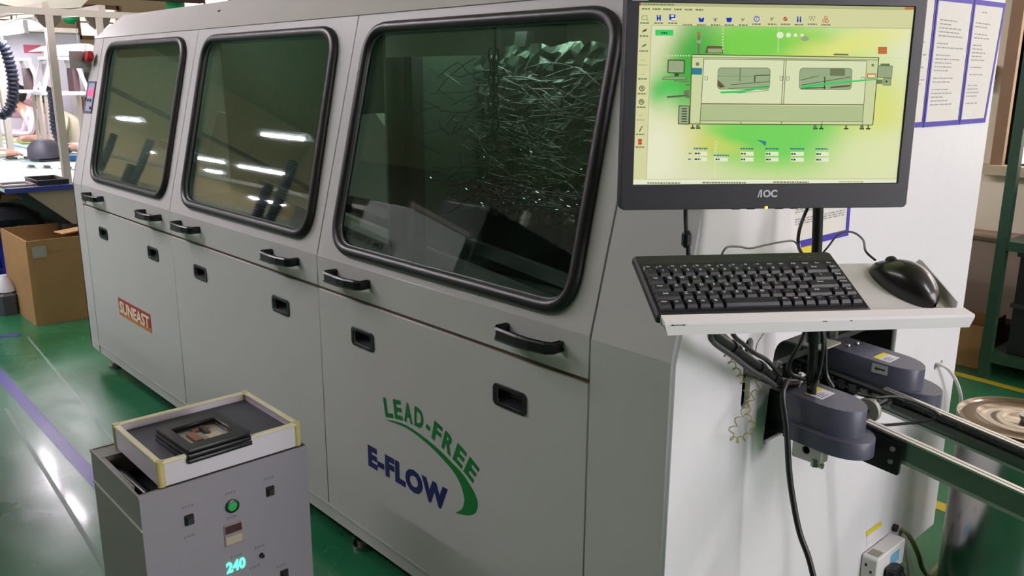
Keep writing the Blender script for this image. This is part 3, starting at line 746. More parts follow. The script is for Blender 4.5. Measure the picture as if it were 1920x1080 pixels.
for i, (x, y, c) in enumerate(ico):
    words(x-22, y+23, x+24, 'mid', 7)
    if i == 0: bar(x-10, y-14, x-3, y+14, c); bar(x+4, y-14, x+11, y+14, c); bar(x-10, y-2, x+11, y+6, c)
    elif i == 1: bar(x-17, y-17, x+14, y+10, c); bar(x-9, y-14, x+7, y-5, 'white', 3); bar(x-6, y+2, x+19, y+14, 'white', 3); ln(x-6, y+14, x+19, y+14, 'line', 2)
    elif i in (3, 5): poly([(x-15, y-10), (x+15, y-10), (x+11, y+12), (x-11, y+12)], c, 2); bar(x-4, y-11, x+4, y-4, 'cream', 3) if i == 3 else None
    elif i == 4: ln(x-11, y-8, x, y+8, 'mid', 3); ln(x+11, y-8, x, y+8, 'mid', 3); bar(x-2, y-8, x+2, y+10, c)
    elif i == 7: disc(x, y, 15, c, 2); disc(x, y, 11, 'white', 3); bar(x-4, y-8, x-1, y+9, c, 4); bar(x-4, y-8, x+6, y-4, c, 4); bar(x-1, y, x+6, y+2, c, 4)
    elif i == 9: disc(x, y, 11, c, 2); ln(x-7, y+6, x+7, y-6, 'cream', 3)
    elif i == 10:
        for s in (-7, 7): bar(x+s-4, y-6, x+s+4, y+14, c); disc(x+s, y-11, 4, c)
    elif i == 12:
        for s, t in ((-8, 6), (8, 8), (2, -10)): disc(x+s, y+t, 9, c, 2); disc(x+s, y+t, 6, 'cream', 3)
    elif i == 11: outline([(x-17, y-10), (x-8, y+10), (x-2, y-8), (x+6, y+9), (x+15, y-11)][:5], 'mid', 2)
    elif i in (6, 8): ln(x-6, y+10, x+7, y-8, 'mid', 4); disc(x-5, y-2, 4, 'mid')
for x, y in ((132, 95), (130, 160), (128, 235), (125, 305), (122, 375), (120, 450), (118, 518), (114, 582), (113, 655), (111, 720)):
    words(x-22, y+23, x+22, 'mid' if y not in (305, 582) else 'dim', 7)
    if y in (450, 518): disc(x, y, 14, 'line', 2); disc(x, y, 10, 'cream', 3); outline([(x-6, y-3), (x+2, y-6), (x+5, y+5)], 'line', 3, 4)
    elif y == 720: bar(x-9, y-15, x+10, y+14, 'red'); disc(x, y, 6, 'orange', 3)
    elif y in (160, 235): poly([(x-12, y+10), (x-6, y-2), (x+16, y-12), (x+8, y+3), (x-4, y+5)], 'line' if y == 160 else 'mid', 2)
    elif y == 655: poly([(x-8, y+14), (x+8, y-16), (x+12, y-14), (x-2, y+12)], 'line', 2)
    elif y == 95: outline([(x-14, y-10), (x-14, y+8), (x+10, y+10), (x+12, y-10)], 'line', 2); ln(x+10, y+12, x+18, y+12, 'line', 3)
    else: ln(x-12, y+4, x+12, y+2, 'dim', 3)
bar(186, 155, 277, 184, 'green', 3); words(216, 166, 246, 'line', 9, 4)
for x, r in ((816, 18), (858, 13), (894, 10), (927, 9)): disc(x, 179, r, 'white', 3, r*.92)
disc(942, 196, 20, 'grey', 2, 14)
for k in range(9): disc(528, 143+k*15, 4, 'pale', 2)
for k in range(13): disc(497-k*.6, 720+k*15, 5, 'pale', 2)
for k in range(12): disc(1325+k*11, 291+k*.2, 4, 'pale', 2)
for k in range(10): disc(245+k*14, 284, 4, 'pale', 2)
ln(808, 140, 806, 270, 'pale', 3, 2)
bar(1312, 236, 1357, 272, 'orange', 3)
# the machine drawing
bar(400, 165, 412, 275, 'mid', 3); bar(397, 168, 414, 180, 'orange', 4); bar(396, 206, 416, 222, 'grey', 4)
poly([(448, 234), (524, 236), (530, 272), (438, 270)], 'brown', 3); bar(452, 248, 524, 268, 'grey', 4)
poly([(372, 278), (1316, 290), (1290, 632), (362, 630)], 'body', 3)
poly([(428, 300), (1256, 306), (1240, 528), (420, 526)], 'pale', 4)
poly([(418, 532), (1242, 536), (1238, 612), (414, 612)], 'base', 4)
poly([(372, 345), (424, 346), (422, 380), (371, 379)], 'label', 4)
poly([(1258, 370), (1302, 370), (1301, 396), (1257, 396)], 'orange', 4); bar(1262, 376, 1298, 390, 'pale', 5)
outline([(372, 278), (1316, 290), (1290, 630), (362, 628)], 'line', 4)
ln(372, 292, 1314, 302, 'mid', 3); ln(428, 300, 1256, 307, 'line', 3)
ln(432, 300, 414, 628, 'line', 3); ln(1256, 306, 1238, 628, 'mid', 3)
ln(838, 304, 826, 530, 'line', 3); ln(848, 304, 836, 530, 'line', 3); ln(420, 526, 1242, 528, 'brown', 5); ln(414, 612, 1238, 614, 'mid', 3)
for x in (622, 828, 1033): ln(x, 614, x-1, 630, 'line', 3)
for x, y in ((444, 397), (824, 397), (857, 397), (1236, 398)): outline([(x-7, y-9), (x+7, y-9), (x+7, y+9), (x-7, y+9)], 'line', 2)
disc(400, 326, 9, 'mid', 5); disc(1286, 328, 7, 'mid', 5)
for x0 in (504, 918):
    w = rrect(x0, 344, x0+264, 452, 16, 3); poly([(a-(b-344)*.03, b) for a, b in w], 'glass', 5); outline([(a-(b-344)*.03, b) for a, b in w], 'line', 2)
ln(616, 345, 614, 415, 'line', 3, 7); ln(506, 386, 688, 386, 'mid', 2, 7); ln(690, 382, 690, 415, 'line', 6, 7); ln(694, 382, 766, 380, 'line', 4, 7)
ln(570, 430, 766, 412, 'line', 3, 7); ln(556, 448, 764, 438, 'line', 2, 7); ln(600, 472, 762, 457, 'line', 2, 7)
poly([(504, 405), (540, 440), (516, 446), (503, 436)], 'brown', 6)
poly([(512, 464), (620, 458), (764, 432), (766, 440), (620, 470), (520, 474)], 'green', 6)
ln(922, 405, 1014, 382, 'line', 3, 7); bar(1070, 346, 1146, 382, 'mid', 6); ln(925, 430, 1176, 388, 'line', 3, 7); ln(925, 446, 1050, 442, 'line', 5, 7); ln(1072, 442, 1174, 432, 'brown', 8, 7); ln(1044, 388, 1042, 450, 'line', 6, 7)
poly([(925, 436), (1080, 414), (1310, 396), (1310, 402), (1080, 424), (930, 446)], 'green', 8)
# monitor, tray and cabinet of the drawing, extractor on the right
outline([(252, 306), (334, 308), (332, 372), (250, 370)], 'line', 5); poly([(256, 309), (330, 311), (328, 369), (254, 367)], 'grey', 4)
bar(284, 374, 306, 388, 'line', 4); poly([(230, 392), (340, 390), (346, 402), (222, 404)], 'grey', 4); outline([(230, 392), (340, 390), (346, 402), (222, 404)], 'line', 2)
ln(280, 410, 360, 414, 'mid', 6); ln(340, 430, 362, 432, 'mid', 8)
poly([(246, 488), (340, 480), (350, 490), (250, 498)], 'mid', 4); ln(246, 493, 350, 484, 'line', 3); poly([(330, 462), (358, 455), (362, 500), (340, 495)], 'mid', 4)
poly([(308, 536), (360, 538), (358, 630), (304, 628)], 'grey', 4); outline([(308, 536), (360, 538), (358, 630), (304, 628)], 'line', 4)
for k in range(6): bar(322, 548+k*13, 348, 554+k*13, 'line', 5)
poly([(1312, 330), (1386, 332), (1382, 392), (1310, 390)], 'grey', 4); outline([(1312, 330), (1386, 332), (1382, 392), (1310, 390)], 'line', 2); bar(1325, 320, 1372, 332, 'mid', 5)
poly([(1340, 394), (1380, 394), (1378, 430), (1338, 428)], 'grey', 4); outline([(1340, 394), (1380, 394), (1378, 430), (1338, 428)], 'line', 2); disc(1356, 410, 6, 'line', 6); bar(1308, 400, 1336, 422, 'mid', 4)
poly([(1090, 270), (1160, 272), (1164, 280), (1086, 279)], 'mid', 4)
for x in (378, 406, 1000, 1030, 1156, 1236, 1268):
    bar(x-3, 632, x+3, 646, 'line', 3); bar(x-11, 645, x+11, 653, 'line', 3)
for x in (404, 998, 1236): disc(x, 640, 9, 'mid', 4)
for gx, rows in ((385, 0), (485, 1), (620, 0), (747, 0), (875, 0), (1002, 0)):
    if gx == 485: words(gx, 782, gx+78, 'label', 8); bar(gx+5, 798, gx+72, 817, 'white', 3); words(gx+10, 802, gx+30, 'line', 9, 4)
    else:
        words(gx, 748, gx+70 if gx != 1002 else gx+62, 'label', 8); 
        for y in (768, 797): bar(gx+2, y, gx+68, y+20, 'white', 3); words(gx+4, y+5, gx+(34 if gx == 385 else 28), 'line', 9, 4)
words(358, 774, 374, 'label', 7); words(356, 803, 372, 'label', 7)
words(150, 925, 315, 'mid', 7, 3, 0); words(430, 922, 650, 'mid', 7, 3, 0); words(790, 918, 970, 'mid', 7, 3, 0); words(1125, 915, 1250, 'dim', 7, 3, 0)
poly([(700, 705), (752, 716), (748, 740), (730, 722)], 'label', 2)
me = ui.mesh('screen_drawing')
for n in names: me.materials.append(UI[n])
link('screen_drawing', me, None, scr, label='machine diagram, tool icons and number boxes on the screen')

# ============================================================ POLE WITH MONITOR AND TRAY ARMS
pole = thing('support_pole', 'black pole with taped cables that carries the monitor and keyboard tray', 'pole', (.10, .32, .80))
MB().cyl((.105, .236, 1.42), (.1, .315, .80), .0095, 16).obj('pole_tube', BLKMET, pole, local=False, smooth=True)
mback = mon_c+UN*.061
MB().tube([tuple(mback), tuple(mback+UN*.06+Vector((0, 0, 0))), (.105, .24, 1.385)], .014, 12).cbox((.105, .24, 1.385), (.05, .05, .06)).obj('monitor_arm', BLKMET, pole, local=False)
TI = R(20); UD = Vector((-math.sin(TH)*math.cos(TI), math.cos(TH)*math.cos(TI), math.sin(TI))); NB = UX.cross(UD)
TO = Vector((.2385, -.3659, 1.1197))     # front left corner of the tray bed
tc = TO+UX*.19+UD*.07-NB*.012
MB().tube([tuple(tc), (.11, .25, 1.10), (.102, .29, 1.0)], .011, 10).obj('tray_arm', BLKMET, pole, local=False)
MB().cyl((.103, .30, .93), (.1028, .285, 1.05), .018, 14).obj('tape_wrap', PLBLK, pole, local=False, smooth=True)

# ============================================================ KEYBOARD TRAY
Mt = basis(TO, UX, UD, NB)
tr = thing('keyboard_tray', 'white sheet metal tray with folded front lip, under the keyboard and mouse', 'tray', mtx=Mt)
TW = .403
prof_t = [(-.010, -.006), (-.010, .006), (-.0095, .0115), (.0, .0128), (.0012, .0122), (-.0075, .0095), (-.0085, .005), (-.0085, -.006)]
MB().box((.002, .0, -.0016), (TW+.004, .135, 0)).obj('tray_bed', TRAYW, tr)
lipM = Matrix.Rotation(R(-20), 4, 'X')
lip = MB()
# lip: sloping top strip then vertical front face, in the frame rotated back to upright
pl = [(.002, .0), (-.001, .0135), (-.0125, .0075), (-.0135, .004), (-.0135, -.0095), (-.0115, -.0095), (-.0115, .0035), (-.001, .0115), (.0, .0)]
n = len(pl); outline_pts = []
def lipv(x, dx=0): return [lipM @ Vector((x, p[0], p[1])) for p in pl]
a = lipv(.0); b = lipv(TW+.010)
for i, (y_, z_) in enumerate(pl):
    if z_ < -.005: a[i].x += .006; b[i].x -= .006
    if y_ > -.002 and z_ > .01: a[i].x += .0; b[i].x -= .008
    if 2 <= i <= 3: a[i].x += .002
lip.add(a+b, [(i, (i+1) % n, n+(i+1) % n, n+i) for i in range(n)]+[tuple(range(n)), tuple(range(n, 2*n))])
lip.obj('front_lip', TRAYW, tr)
MB().prism([(.012, 0), (.015, .014), (.11, .018), (.118, .016), (.128, 0)], 'x', TW-.001, TW+.0008).obj('side_flange', TRAYW, tr)
chips = MB()
for x, y_, w, h in ((.0165, -.0137, .014, .0008), (.026, -.0137, .004, .0014), (.21, -.0137, .006, .001), (.105, -.012, .008, .0006), (.13, -.012, .003, .0006), (.245, -.0137, .003, .0012), (.012, -.0137, .002, .0016)):
    zz = .0035 if y_ < -.013 else .006
    p = lipM @ Vector((x, y_, zz)); chips.cbox(p, (w, .0005, h))
chips.obj('paint_chips', mat('chip_dark', (40, 38, 38), .7), tr)

# ============================================================ KEYBOARD
K0 = Vector((.237, -.370, 1.132)); KT = R(23.2); KH = R(55.35)
kx = Vector((math.cos(KH), math.sin(KH), 0)); ky = Vector((-math.sin(KH)*math.cos(KT), math.cos(KH)*math.cos(KT), math.sin(KT)))
kn = kx.cross(ky)
kb = thing('keyboard', 'compact black keyboard with white legends on the white tray', 'keyboard', mtx=basis(K0-kn*.0145, kx, ky))
KW, KD = .288, .1345
case = MB()
case.bbox((0, 0, .0028), (KW, KD, .0138), .003)
case.prism([(.008, .0028), (.120, .0028), (.120, -.0045), (.06, -.001), (.03, .0005)], 'x', .004, KW-.004)
case.obj('case', PLBLK_M, kb)
MB().box((.004, .008, .0138), (KW-.004, .112, .0142)).obj('key_well', mat('key_well', (12, 12, 14), .6), kb)
U = .01715; KP = .0168
def key_mesh(w, d, h=.0068):
    mb = MB(); t = .0022; tb = .003
    vs = [(0, 0, 0), (w, 0, 0), (w, d, 0), (0, d, 0), (t*.6, t*.55, h*.45), (w-t*.6, t*.55, h*.45), (w-t, d-.001, h), (t, d-.001, h), (t, tb+.0015, h-.0006), (w-t, tb+.0015, h-.0006)]
    mb.add(vs, [(3, 2, 1, 0), (0, 1, 5, 4), (4, 5, 9, 8), (8, 9, 6, 7), (1, 2, 6, 5), (5, 6, 9), (2, 3, 7, 6), (3, 0, 4, 7), (7, 4, 8)])
    me = mb.mesh('key'); me.materials.append(KEY); return me
rows = [
 [('Ctrl', 1), ('Fn', 1), ('\u25A0', 1), ('Alt', 1), ('\u25C6', 1), ('', 4.4), ('Alt', .943), ('Ins', .943), ('Del', .943), ('\u2190', .943), ('\u2193', .943), ('\u2192', .943), ('-', .943)],
 [('Shift', 2)]+[(c, 1) for c in 'ZXCVBNM,./']+[('Shift', 2), ('^', 1), ('End', 1)],
 [('Caps', 1.5)]+[(c, 1) for c in "ASDFGHJKL;'"]+[('Enter', 2.5), ('Home', 1)],
 [('Tab', 1.25)]+[(c, 1) for c in 'QWERTYUIOP[]']+[('\\', 1.75), ('PgUp', 1)],
 [(c, 1) for c in '`1234567890-=']+[('Back', 2), ('PgDn', 1)],
 [('Esc', 1)]+[('F%d' % k, 1) for k in range(1, 13)]+[('Num', 1), ('Prt', 1), ('Del', 1)]]
km_cache = {}; lg_cache = {}
for r_, row in enumerate(rows):
    x = .0065; y = .0105+r_*KP; d = KP-.0014 if r_ < 5 else .0095
    for lab, w in row:
        ww = w*U-.0012; kk = (round(ww, 5), d)
        if kk not in km_cache: km_cache[kk] = key_mesh(ww, d, .0068 if r_ < 5 else .004)
        o = bpy.data.objects.new('key', km_cache[kk]); COL.objects.link(o); o.parent = kb; o.location = (x, y, .0138)
        if lab:
            if lab in ('\u25A0', '\u25C6'):
                me = MB().box((-.002, -.0017, 0), (.002, .0017, .0001)).mesh('key_legend') if lab == '\u25A0' else MB().prism([(-.0022, .0008), (0, .002), (.0024, -.0006), (.0004, -.002)], 'z', 0, .0001).mesh('key_legend')
            elif lab in lg_cache: me = lg_cache[lab]
            elif lab in ('\u2190', '\u2192', '\u2193'):
                me = MB().box((-.002, -.0003, 0), (.002, .0003, .0001)).mesh('key_legend')
            else: me = text_mesh(lab, .0064 if len(lab) == 1 else .0040, None, .00006, .00012)
            if not me.materials: me.materials.append(KEYT)
            lg_cache[lab] = me
            g = bpy.data.objects.new('key_legend', me); COL.objects.link(g); g.parent = o
            g.location = (ww*.40, d*.70, (.0067 if r_ < 5 else .0040))
        x += w*U
le = MB()
for xx in (.222, .236, .25): le.box((xx, .121, .0138), (xx+.004, .1225, .0141))
le.obj('indicator_mark', mat('mark_grey', (90, 92, 96), .6), kb)

# ============================================================ MOUSE
def on_tray(u, v, w=0): return TO+UX*u*1.018+UD*v*1.018+NB*w
ma = on_tray(.372, .022); mf = on_tray(.333, .122)
my = (mf-ma).normalized(); mx_ = my.cross(NB).normalized()
mo = thing('computer_mouse', 'black computer mouse on the right end of the white tray', 'mouse', mtx=basis((ma+mf)/2+NB*.0005, mx_, my))
mb = MB(); NU, NV = 20, 14; L, Wd = .108, .060
for i in range(NU+1):
    t = i/NU; y = -L/2+L*t
    prof_w = (math.sin(math.pi*min(max(t, .001), .999)))**.42*(1-.12*t)
    hz = (.039*math.sin(math.pi*(.10+.72*(1-t)))**.8)*(1 if t < .97 else .8)*(prof_w**.5)
    hz = max(hz, .012*prof_w)
    for j in range(NV+1):
        a = math.pi*j/NV; x = -math.cos(a)*Wd/2*prof_w; z = hz*math.sin(a)**.6
        mb.v.append((x*(1+.0), y, z))
for i in range(NU):
    for j in range(NV):
        q = i*(NV+1)+j; mb.f.append((q, q+1, q+NV+2, q+NV+1)); mb.mi.append(0)
for i in range(NU):  # underside
    q = i*(NV+1); mb.f.append((q, q+NV+1, q+2*NV+1, q+NV)); mb.mi.append(0)
mb.obj('mouse_shell', mat('mouse_black', (16, 16, 19), .28, coat=.2), mo, smooth=True)
MB().lathe([(0, -.0035), (.008, -.0035), (.010, -.002), (.010, .002), (.008, .0035), (0, .0035)], (0, 0, 0), 18, M=Matrix.Translation((0, .027, .0225)) @ Matrix.Rotation(R(90), 4, 'Y')).obj('scroll_wheel', RUBBER, mo, smooth=True)

# ============================================================ CABLES (each one a thing)
def cable(name, label, pts, r, m=RUBBER, n=8, seg=8, cat='cable', group=None):
    o = MB().tube(spline(pts, n), r, seg).obj(name, m, smooth=True)
    return tag(recentre(o), label, cat, group)
mfw = mf+NB*.013-my*.003
cable('mouse_cable', 'thin black cable arching from the mouse to the pole', [mfw, mfw+my*.02+NB*.004, (.288, .060, 1.184), (.240, .122, 1.182), (.190, .178, 1.165), (.145, .235, 1.130), (.115, .26, 1.10)], .0017)
cable('keyboard_cable', 'thin grey-black cable looping behind the keyboard to the pole', [(.185, -.165, 1.165), (.172, -.130, 1.178), (.160, -.079, 1.172), (.146, -.022, 1.160), (.136, .042, 1.156), (.128, .107, 1.152), (.115, .168, 1.143), (.100, .222, 1.118)], .0017)

# monitor power lead with its ferrite bead, and the signal lead
fl = cable('monitor_power_cable', 'black monitor cable with a ferrite bead, hanging left under the monitor', [(.095, -.125, 1.262), (.032, -.042, 1.214), (.03, -.034, 1.174), (.03, -.027, 1.146), (.031, -.021, 1.10)], .0036)
fb = MB().lathe([(0, 0), (.0045, .001), (.0085, .006), (.0088, .024), (.0045, .030), (0, .031)], seg=8).obj('ferrite_bead', PLBLK, fl, smooth=False)
fb.location = Vector((.030, -.0315, 1.144))-fl.location
cable('monitor_signal_cable', 'black cable bowing left of the pole under the monitor', [(.115, .235, 1.225), (.083, .264, 1.19), (.079, .249, 1.151), (.080, .249, 1.118), (.088, .27, 1.09)], .0032)
cable('taped_cable_bundle', 'thick taped black cable bundle drooping from under the tray to the pole', [(.10, -.045, 1.045), (.095, -.035, 1.012), (.085, .045, .965), (.07, .135, .915), (.06, .191, .886), (.055, .250, .850), (.055, .316, .826), (.06, .364, .823), (.085, .340, .852)], .0095, PLBLK, seg=10)
cable('ribbed_bundle_cable', 'grey ribbed cable lying along the underside of the taped bundle', [(.105, -.05, 1.03), (.098, -.04, 1.0), (.09, .04, .952), (.075, .13, .900), (.066, .188, .872), (.06, .25, .836)], .005, mat('cable_grey', (60, 60, 62), .45, bump=.4, bscale=300))
for k_, (a_, b_) in enumerate((((.0865, .035, .971), (.083, .058, .959)), ((.0645, .165, .899), (.061, .185, .889)), ((.056, .235, .859), (.0552, .255, .847)))):
    tag(recentre(MB().cyl(a_, b_, .0125, 12).obj('tape_band', mat('tape_black', (26, 26, 28), .25), smooth=True)), ['tape band on the drooping bundle, nearest the tray', 'tape band in the middle of the drooping bundle', 'tape band on the drooping bundle, nearest the pole'][k_], 'tape')
cable('second_bundle_cable', 'thinner black cable running above the taped bundle', [(.05, .080, 1.0), (.045, .108, .966), (.042, .142, .944), (.045, .185, .915), (.055, .212, .898), (.065, .25, .862)], .0046, PLBLK)
cable('copper_lead', 'pale stripped lead beside the taped bundle under the tray', [(.09, -.035, 1.028), (.085, .03, .985), (.075, .09, .945), (.068, .135, .927)], .003, mat('copper_olive', (120, 116, 88), .4, metal=.4))
cable('pole_side_cable', 'black cable bulging off the left side of the pole above the front gear cover', [(.098, .285, .98), (.09, .270, .93), (.075, .262, .885), (.068, .285, .856), (.075, .325, .838)], .0046, PLBLK)
cable('pole_side_cable', 'black cable following the right side of the pole down to the gear cover', [(.105, .31, .99), (.112, .325, .92), (.115, .335, .86), (.13, .34, .832)], .0038, PLBLK)
cable('pole_side_cable', 'thin cable wound close round the front of the pole', [(.112, .285, 1.0), (.122, .295, .94), (.118, .305, .89), (.112, .305, .85), (.10, .30, .832)], .0036, PLBLK)
cable('thin_wire', 'single thin grey wire dropping from the tray toward the slotted hole', [(.03, .252, .96), (.022, .252, .939), (.02, .232, .918), (.02, .229, .895)], .0011, mat('wire_grey', (120, 116, 112), .5))
cable('floor_power_cord', 'long black power cord hanging from the front gear cover to the floor', [(.074, .262, .85), (.079, .240, .827), (.093, .24, .765), (.106, .24, .68), (.121, .24, .617), (.141, .24, .556), (.177, .24, .479), (.26, .22, .25), (.36, .18, .03), (.5, .1, .006), (.8, .0, .006)], .0062, RUBBER, seg=10)
# springy yellow-green wire hanging in curls
ctr = [(.03, .077, .968), (.03, .111, .925), (.03, .157, .877), (.03, .189, .837), (.03, .196, .813), (.03, .191, .798), (.03, .165, .778), (.03, .146, .760), (.03, .158, .742), (.03, .190, .734), (.03, .223, .742), (.03, .217, .760), (.03, .199, .782), (.032, .201, .806), (.034, .221, .836), (.035, .232, .880)]
sp = spline(ctr, 24); pts = []
acc = 0
for i, p in enumerate(sp):
    if i: acc += (p-sp[i-1]).length
    ph = acc/.0235*2*math.pi
    t = (sp[min(i+1, len(sp)-1)]-sp[max(i-1, 0)]).normalized(); s = t.cross(Vector((1, 0, 0))).normalized()
    pts.append(p+s*math.sin(ph)*.0055+Vector((1, 0, 0))*math.cos(ph)*.0055)
cw = MB().tube(pts, .0011, 6).obj('coiled_wire', mat('wire_olive_yellow', (150, 140, 62), .4), smooth=True)
tag(recentre(cw), 'springy yellow-green coiled wire hanging in loops under the tray', 'wire')
cable('pneumatic_hose', 'white hose from the two small holes at the far edge of the machine end', [(-.02, 1.212, .642), (.012, 1.215, .650), (.03, 1.245, .625), (.04, 1.30, .56), (.04, 1.335, .48), (.03, 1.42, .2), (.02, 1.5, .012)], .0052, mat('hose_white', (206, 208, 200), .4))
for k, (y, dx) in enumerate(((1.11, 0), (1.12, .012))):
    cable('drain_hose', ['translucent yellowish drain hose nearer the barrel, from the lowest hole', 'translucent greenish drain hose, second from the lowest hole'][k], [[(-.03, 1.108, .168), (.014, 1.112, .172), (.042, 1.14, .11), (.05, 1.175, .045), (.055, 1.22, .012), (.05, 1.32, .010)], [(-.03, 1.109, .150), (.012, 1.10, .150), (.040, 1.09, .10), (.058, 1.075, .05), (.075, 1.02, .012), (.16, .93, .010)]][k], .007, mat('hose_olive', (140, 140, 96) if k == 0 else (150, 160, 140), .25) if k == 0 else mat('hose_pale', (150, 160, 140), .25))

# ============================================================ CONVEYOR OUTSIDE THE MACHINE
SL = math.tan(R(8.6))
def rail(name, label, y, flip, x0, x1):
    z0 = .797
    r = thing(name, label, 'conveyor rail', (x0, y, z0-SL*x0-.05), group='infeed conveyor rails')
    def pr(ya, yb, za, zb, nm, m, xa=x0, xb=x1):
        return MB().prism([(xa, z0-SL*xa+zb), (xb, z0-SL*xb+zb), (xb, z0-SL*xb+za), (xa, z0-SL*xa+za)], 'y', ya, yb).obj(nm, m, r, local=False)
    s = -1 if not flip else 1
    pr(y-.010, y-.0015, -.004, 0, 'top_lip', ALU); pr(y+.0015, y+.010, -.004, 0, 'top_lip', ALU)
    pr(y-.007, y+.007, -.044, -.004, 'web', mat('rail_web', (128, 136, 130), .28, metal=.8))
    pr(y-.010, y+.010, -.05, -.044, 'bottom_lip', ALU)
    return r, pr
r1, p1 = rail('conveyor_rail', 'near aluminium rail sticking out to the right from the front gear cover', .382, False, .185, 1.25)
MB().box((1.18, .37, 0), (1.21, .394, .57)).obj('rail_leg', ALU, r1, local=False)
r2, p2 = rail('conveyor_rail', 'far aluminium rail with black toothed belt passing in front of the barrel', .567, True, .135, 1.25)
MB().box((1.18, .555, 0), (1.21, .579, .57)).obj('rail_leg', ALU, r2, local=False)
p2(.551, .558, -.012, -.004, 'toothed_belt', mat('belt_black', (34, 34, 36), .5, bump=.6, bscale=400))
p2(.549, .556, -.032, -.020, 'side_groove', mat('rail_groove', (96, 100, 92), .35, metal=.6), .16, 1.24)
# black joining plate with four bolts on the near rail
jp = thing('joining_plate', 'black steel plate with four bolts on the near rail', 'plate', (.19, .366, .68))
pp = rpoly([(.186, .757), (.266, .746), (.264, .684), (.205, .689), (.165, .694), (.135, .680), (.10, .684), (.10, .70), (.186, .73)], .004, 3)
MB().prism(pp, 'y', .3625, .3705).obj('plate_body', BLKMET, jp, local=False)
for x, z in ((.194, .748), (.192, .722), (.249, .735), (.2475, .709)):
    MB().lathe([(0, .004), (.003, .004), (.0052, .0022), (.0056, 0), (0, 0)], seg=14, M=basis((x, .3624, z), (1, 0, 0), (0, 0, 1), (0, -1, 0))).obj('bolt_head', STEEL, jp, local=False, smooth=True)

def stadium(x0, x1, yc, hw, n=14, elong=1.3):
    out = [(x0, yc-hw), (x1-hw*elong, yc-hw)]
    for k in range(1, n): a = R(-90+180*k/n); out.append((x1-hw*elong+hw*elong*math.cos(a), yc+hw*math.sin(a)))
    out += [(x1-hw*elong, yc+hw), (x0, yc+hw)]; return out
def tilt_prism(poly, z0, z1, bev=.0015):
    """prism following the conveyor slope, with a small bevel at the top"""
    mb = MB(); cx = sum(p[0] for p in poly)/len(poly); cy = sum(p[1] for p in poly)/len(poly); n = len(poly)
    sl = SL*.5
    def lay(k, z): return [(cx+(x-cx)*k, cy+(y-cy)*k, z-sl*(x)) for x, y in poly]
    vs = lay(1, z0)+lay(1, z1-bev)+lay(.975, z1)
    fs = [tuple(reversed(range(n))), tuple(range(2*n, 3*n))]
    for q in (0, 1): fs += [(q*n+i, q*n+(i+1) % n, (q+1)*n+(i+1) % n, (q+1)*n+i) for i in range(n)]
    return mb.add(vs, fs)
def gear_cover(name, label, yc, x1, up, low, sticker, arrow, xs=-.03):
    r = thing(name, label, 'gear cover', (.08, yc, .72), group='slate grey gear covers')
    tilt_prism(stadium(xs, x1, yc, .050), up[0], up[1]).obj('upper_cover', GEARC, r, local=False, smooth=True)
    tilt_prism(stadium(xs+.012, low[3], yc+low[2], .058), low[0], low[1]).obj('lower_cover', GEARC, r, local=False, smooth=True)
    sx, sy = sticker; z = up[1]+.0004
    def T(u, v): return (sx+u, sy+v, z-SL*.5*(sx+u))
    MB().quad([T(0, 0), T(.038, 0), T(.038, .052), T(0, .052)]).obj('sticker', mat('sticker_white', (214, 212, 214), .6), r, local=False, label='yellow and white warning sticker')
    MB().quad([(T(0, .0)[0], T(0, 0)[1], T(0, 0)[2]+.0003), tuple(Vector(T(.013, 0))+Vector((0, 0, .0003))), tuple(Vector(T(.013, .052))+Vector((0, 0, .0003))), tuple(Vector(T(0, .052))+Vector((0, 0, .0003)))]).obj('sticker_heading', YEL, r, local=False)
    mk = MB()
    for k in range(4): mk.quad([tuple(Vector(T(.018+k*.0045, .006))+Vector((0, 0, .0004))), tuple(Vector(T(.020+k*.0045, .006))+Vector((0, 0, .0004))), tuple(Vector(T(.020+k*.0045, .030+.005*(k % 2)))+Vector((0, 0, .0004))), tuple(Vector(T(.018+k*.0045, .030+.005*(k % 2)))+Vector((0, 0, .0004)))])
    mk.obj('sticker_print', mat('print_blue', (96, 100, 150), .6), r, local=False)
    if arrow:
        x0, z0 = arrow; yf = yc-.0505
        FA = Matrix(((1, 0, 0, 0), (0, 0, -1, yf), (0, 1, 0, 0), (0, 0, 0, 1)))
        link('arrow_sign', plate([rrect(x0, z0, x0+.036, z0+.021, .002)], .0006, FA @ Matrix.Translation((0, 0, .001))), mat('sign_grey', (176, 180, 180), .5), r, local=False, label='grey sign with a black arrow pointing left')
        cx, cz = x0+.018, z0+.0105
        link('arrow', plate([[(cx-.012, cz), (cx-.006, cz+.0045), (cx-.006, cz+.0018), (cx+.012, cz+.0018), (cx+.012, cz-.0018), (cx-.006, cz-.0018), (cx-.006, cz-.0045)]], .0003, FA @ Matrix.Translation((0, 0, .0014))), DARK, r, local=False)
    return r
g1 = gear_cover('gear_cover', 'slate grey gear cover at the near rail, topmost in front, with yellow-white sticker', .325, .206, (.768, .826), (.738, .772, -.004, .229), (.092, .300), None, .062)
MB().box((-.12, .345, .70), (.075, .372, .80)).box((-.02, .33, .735), (.064, .36, .79)).obj('mounting_arm', BLKMET, g1, local=False)
g2 = gear_cover('gear_cover', 'slate grey gear cover at the far rail with an arrow sign on its side', .650, .180, (.776, .826), (.740, .778, .015, .216), (.080, .618), (.088, .793))
for x, y in ((.012, .636), (.018, .668)):
    MB().lathe([(0, .006), (.004, .006), (.0055, .004), (.0055, 0), (0, 0)], (x, y, .826), 12).obj('bolt_head', STEEL, g2, local=False, smooth=True)
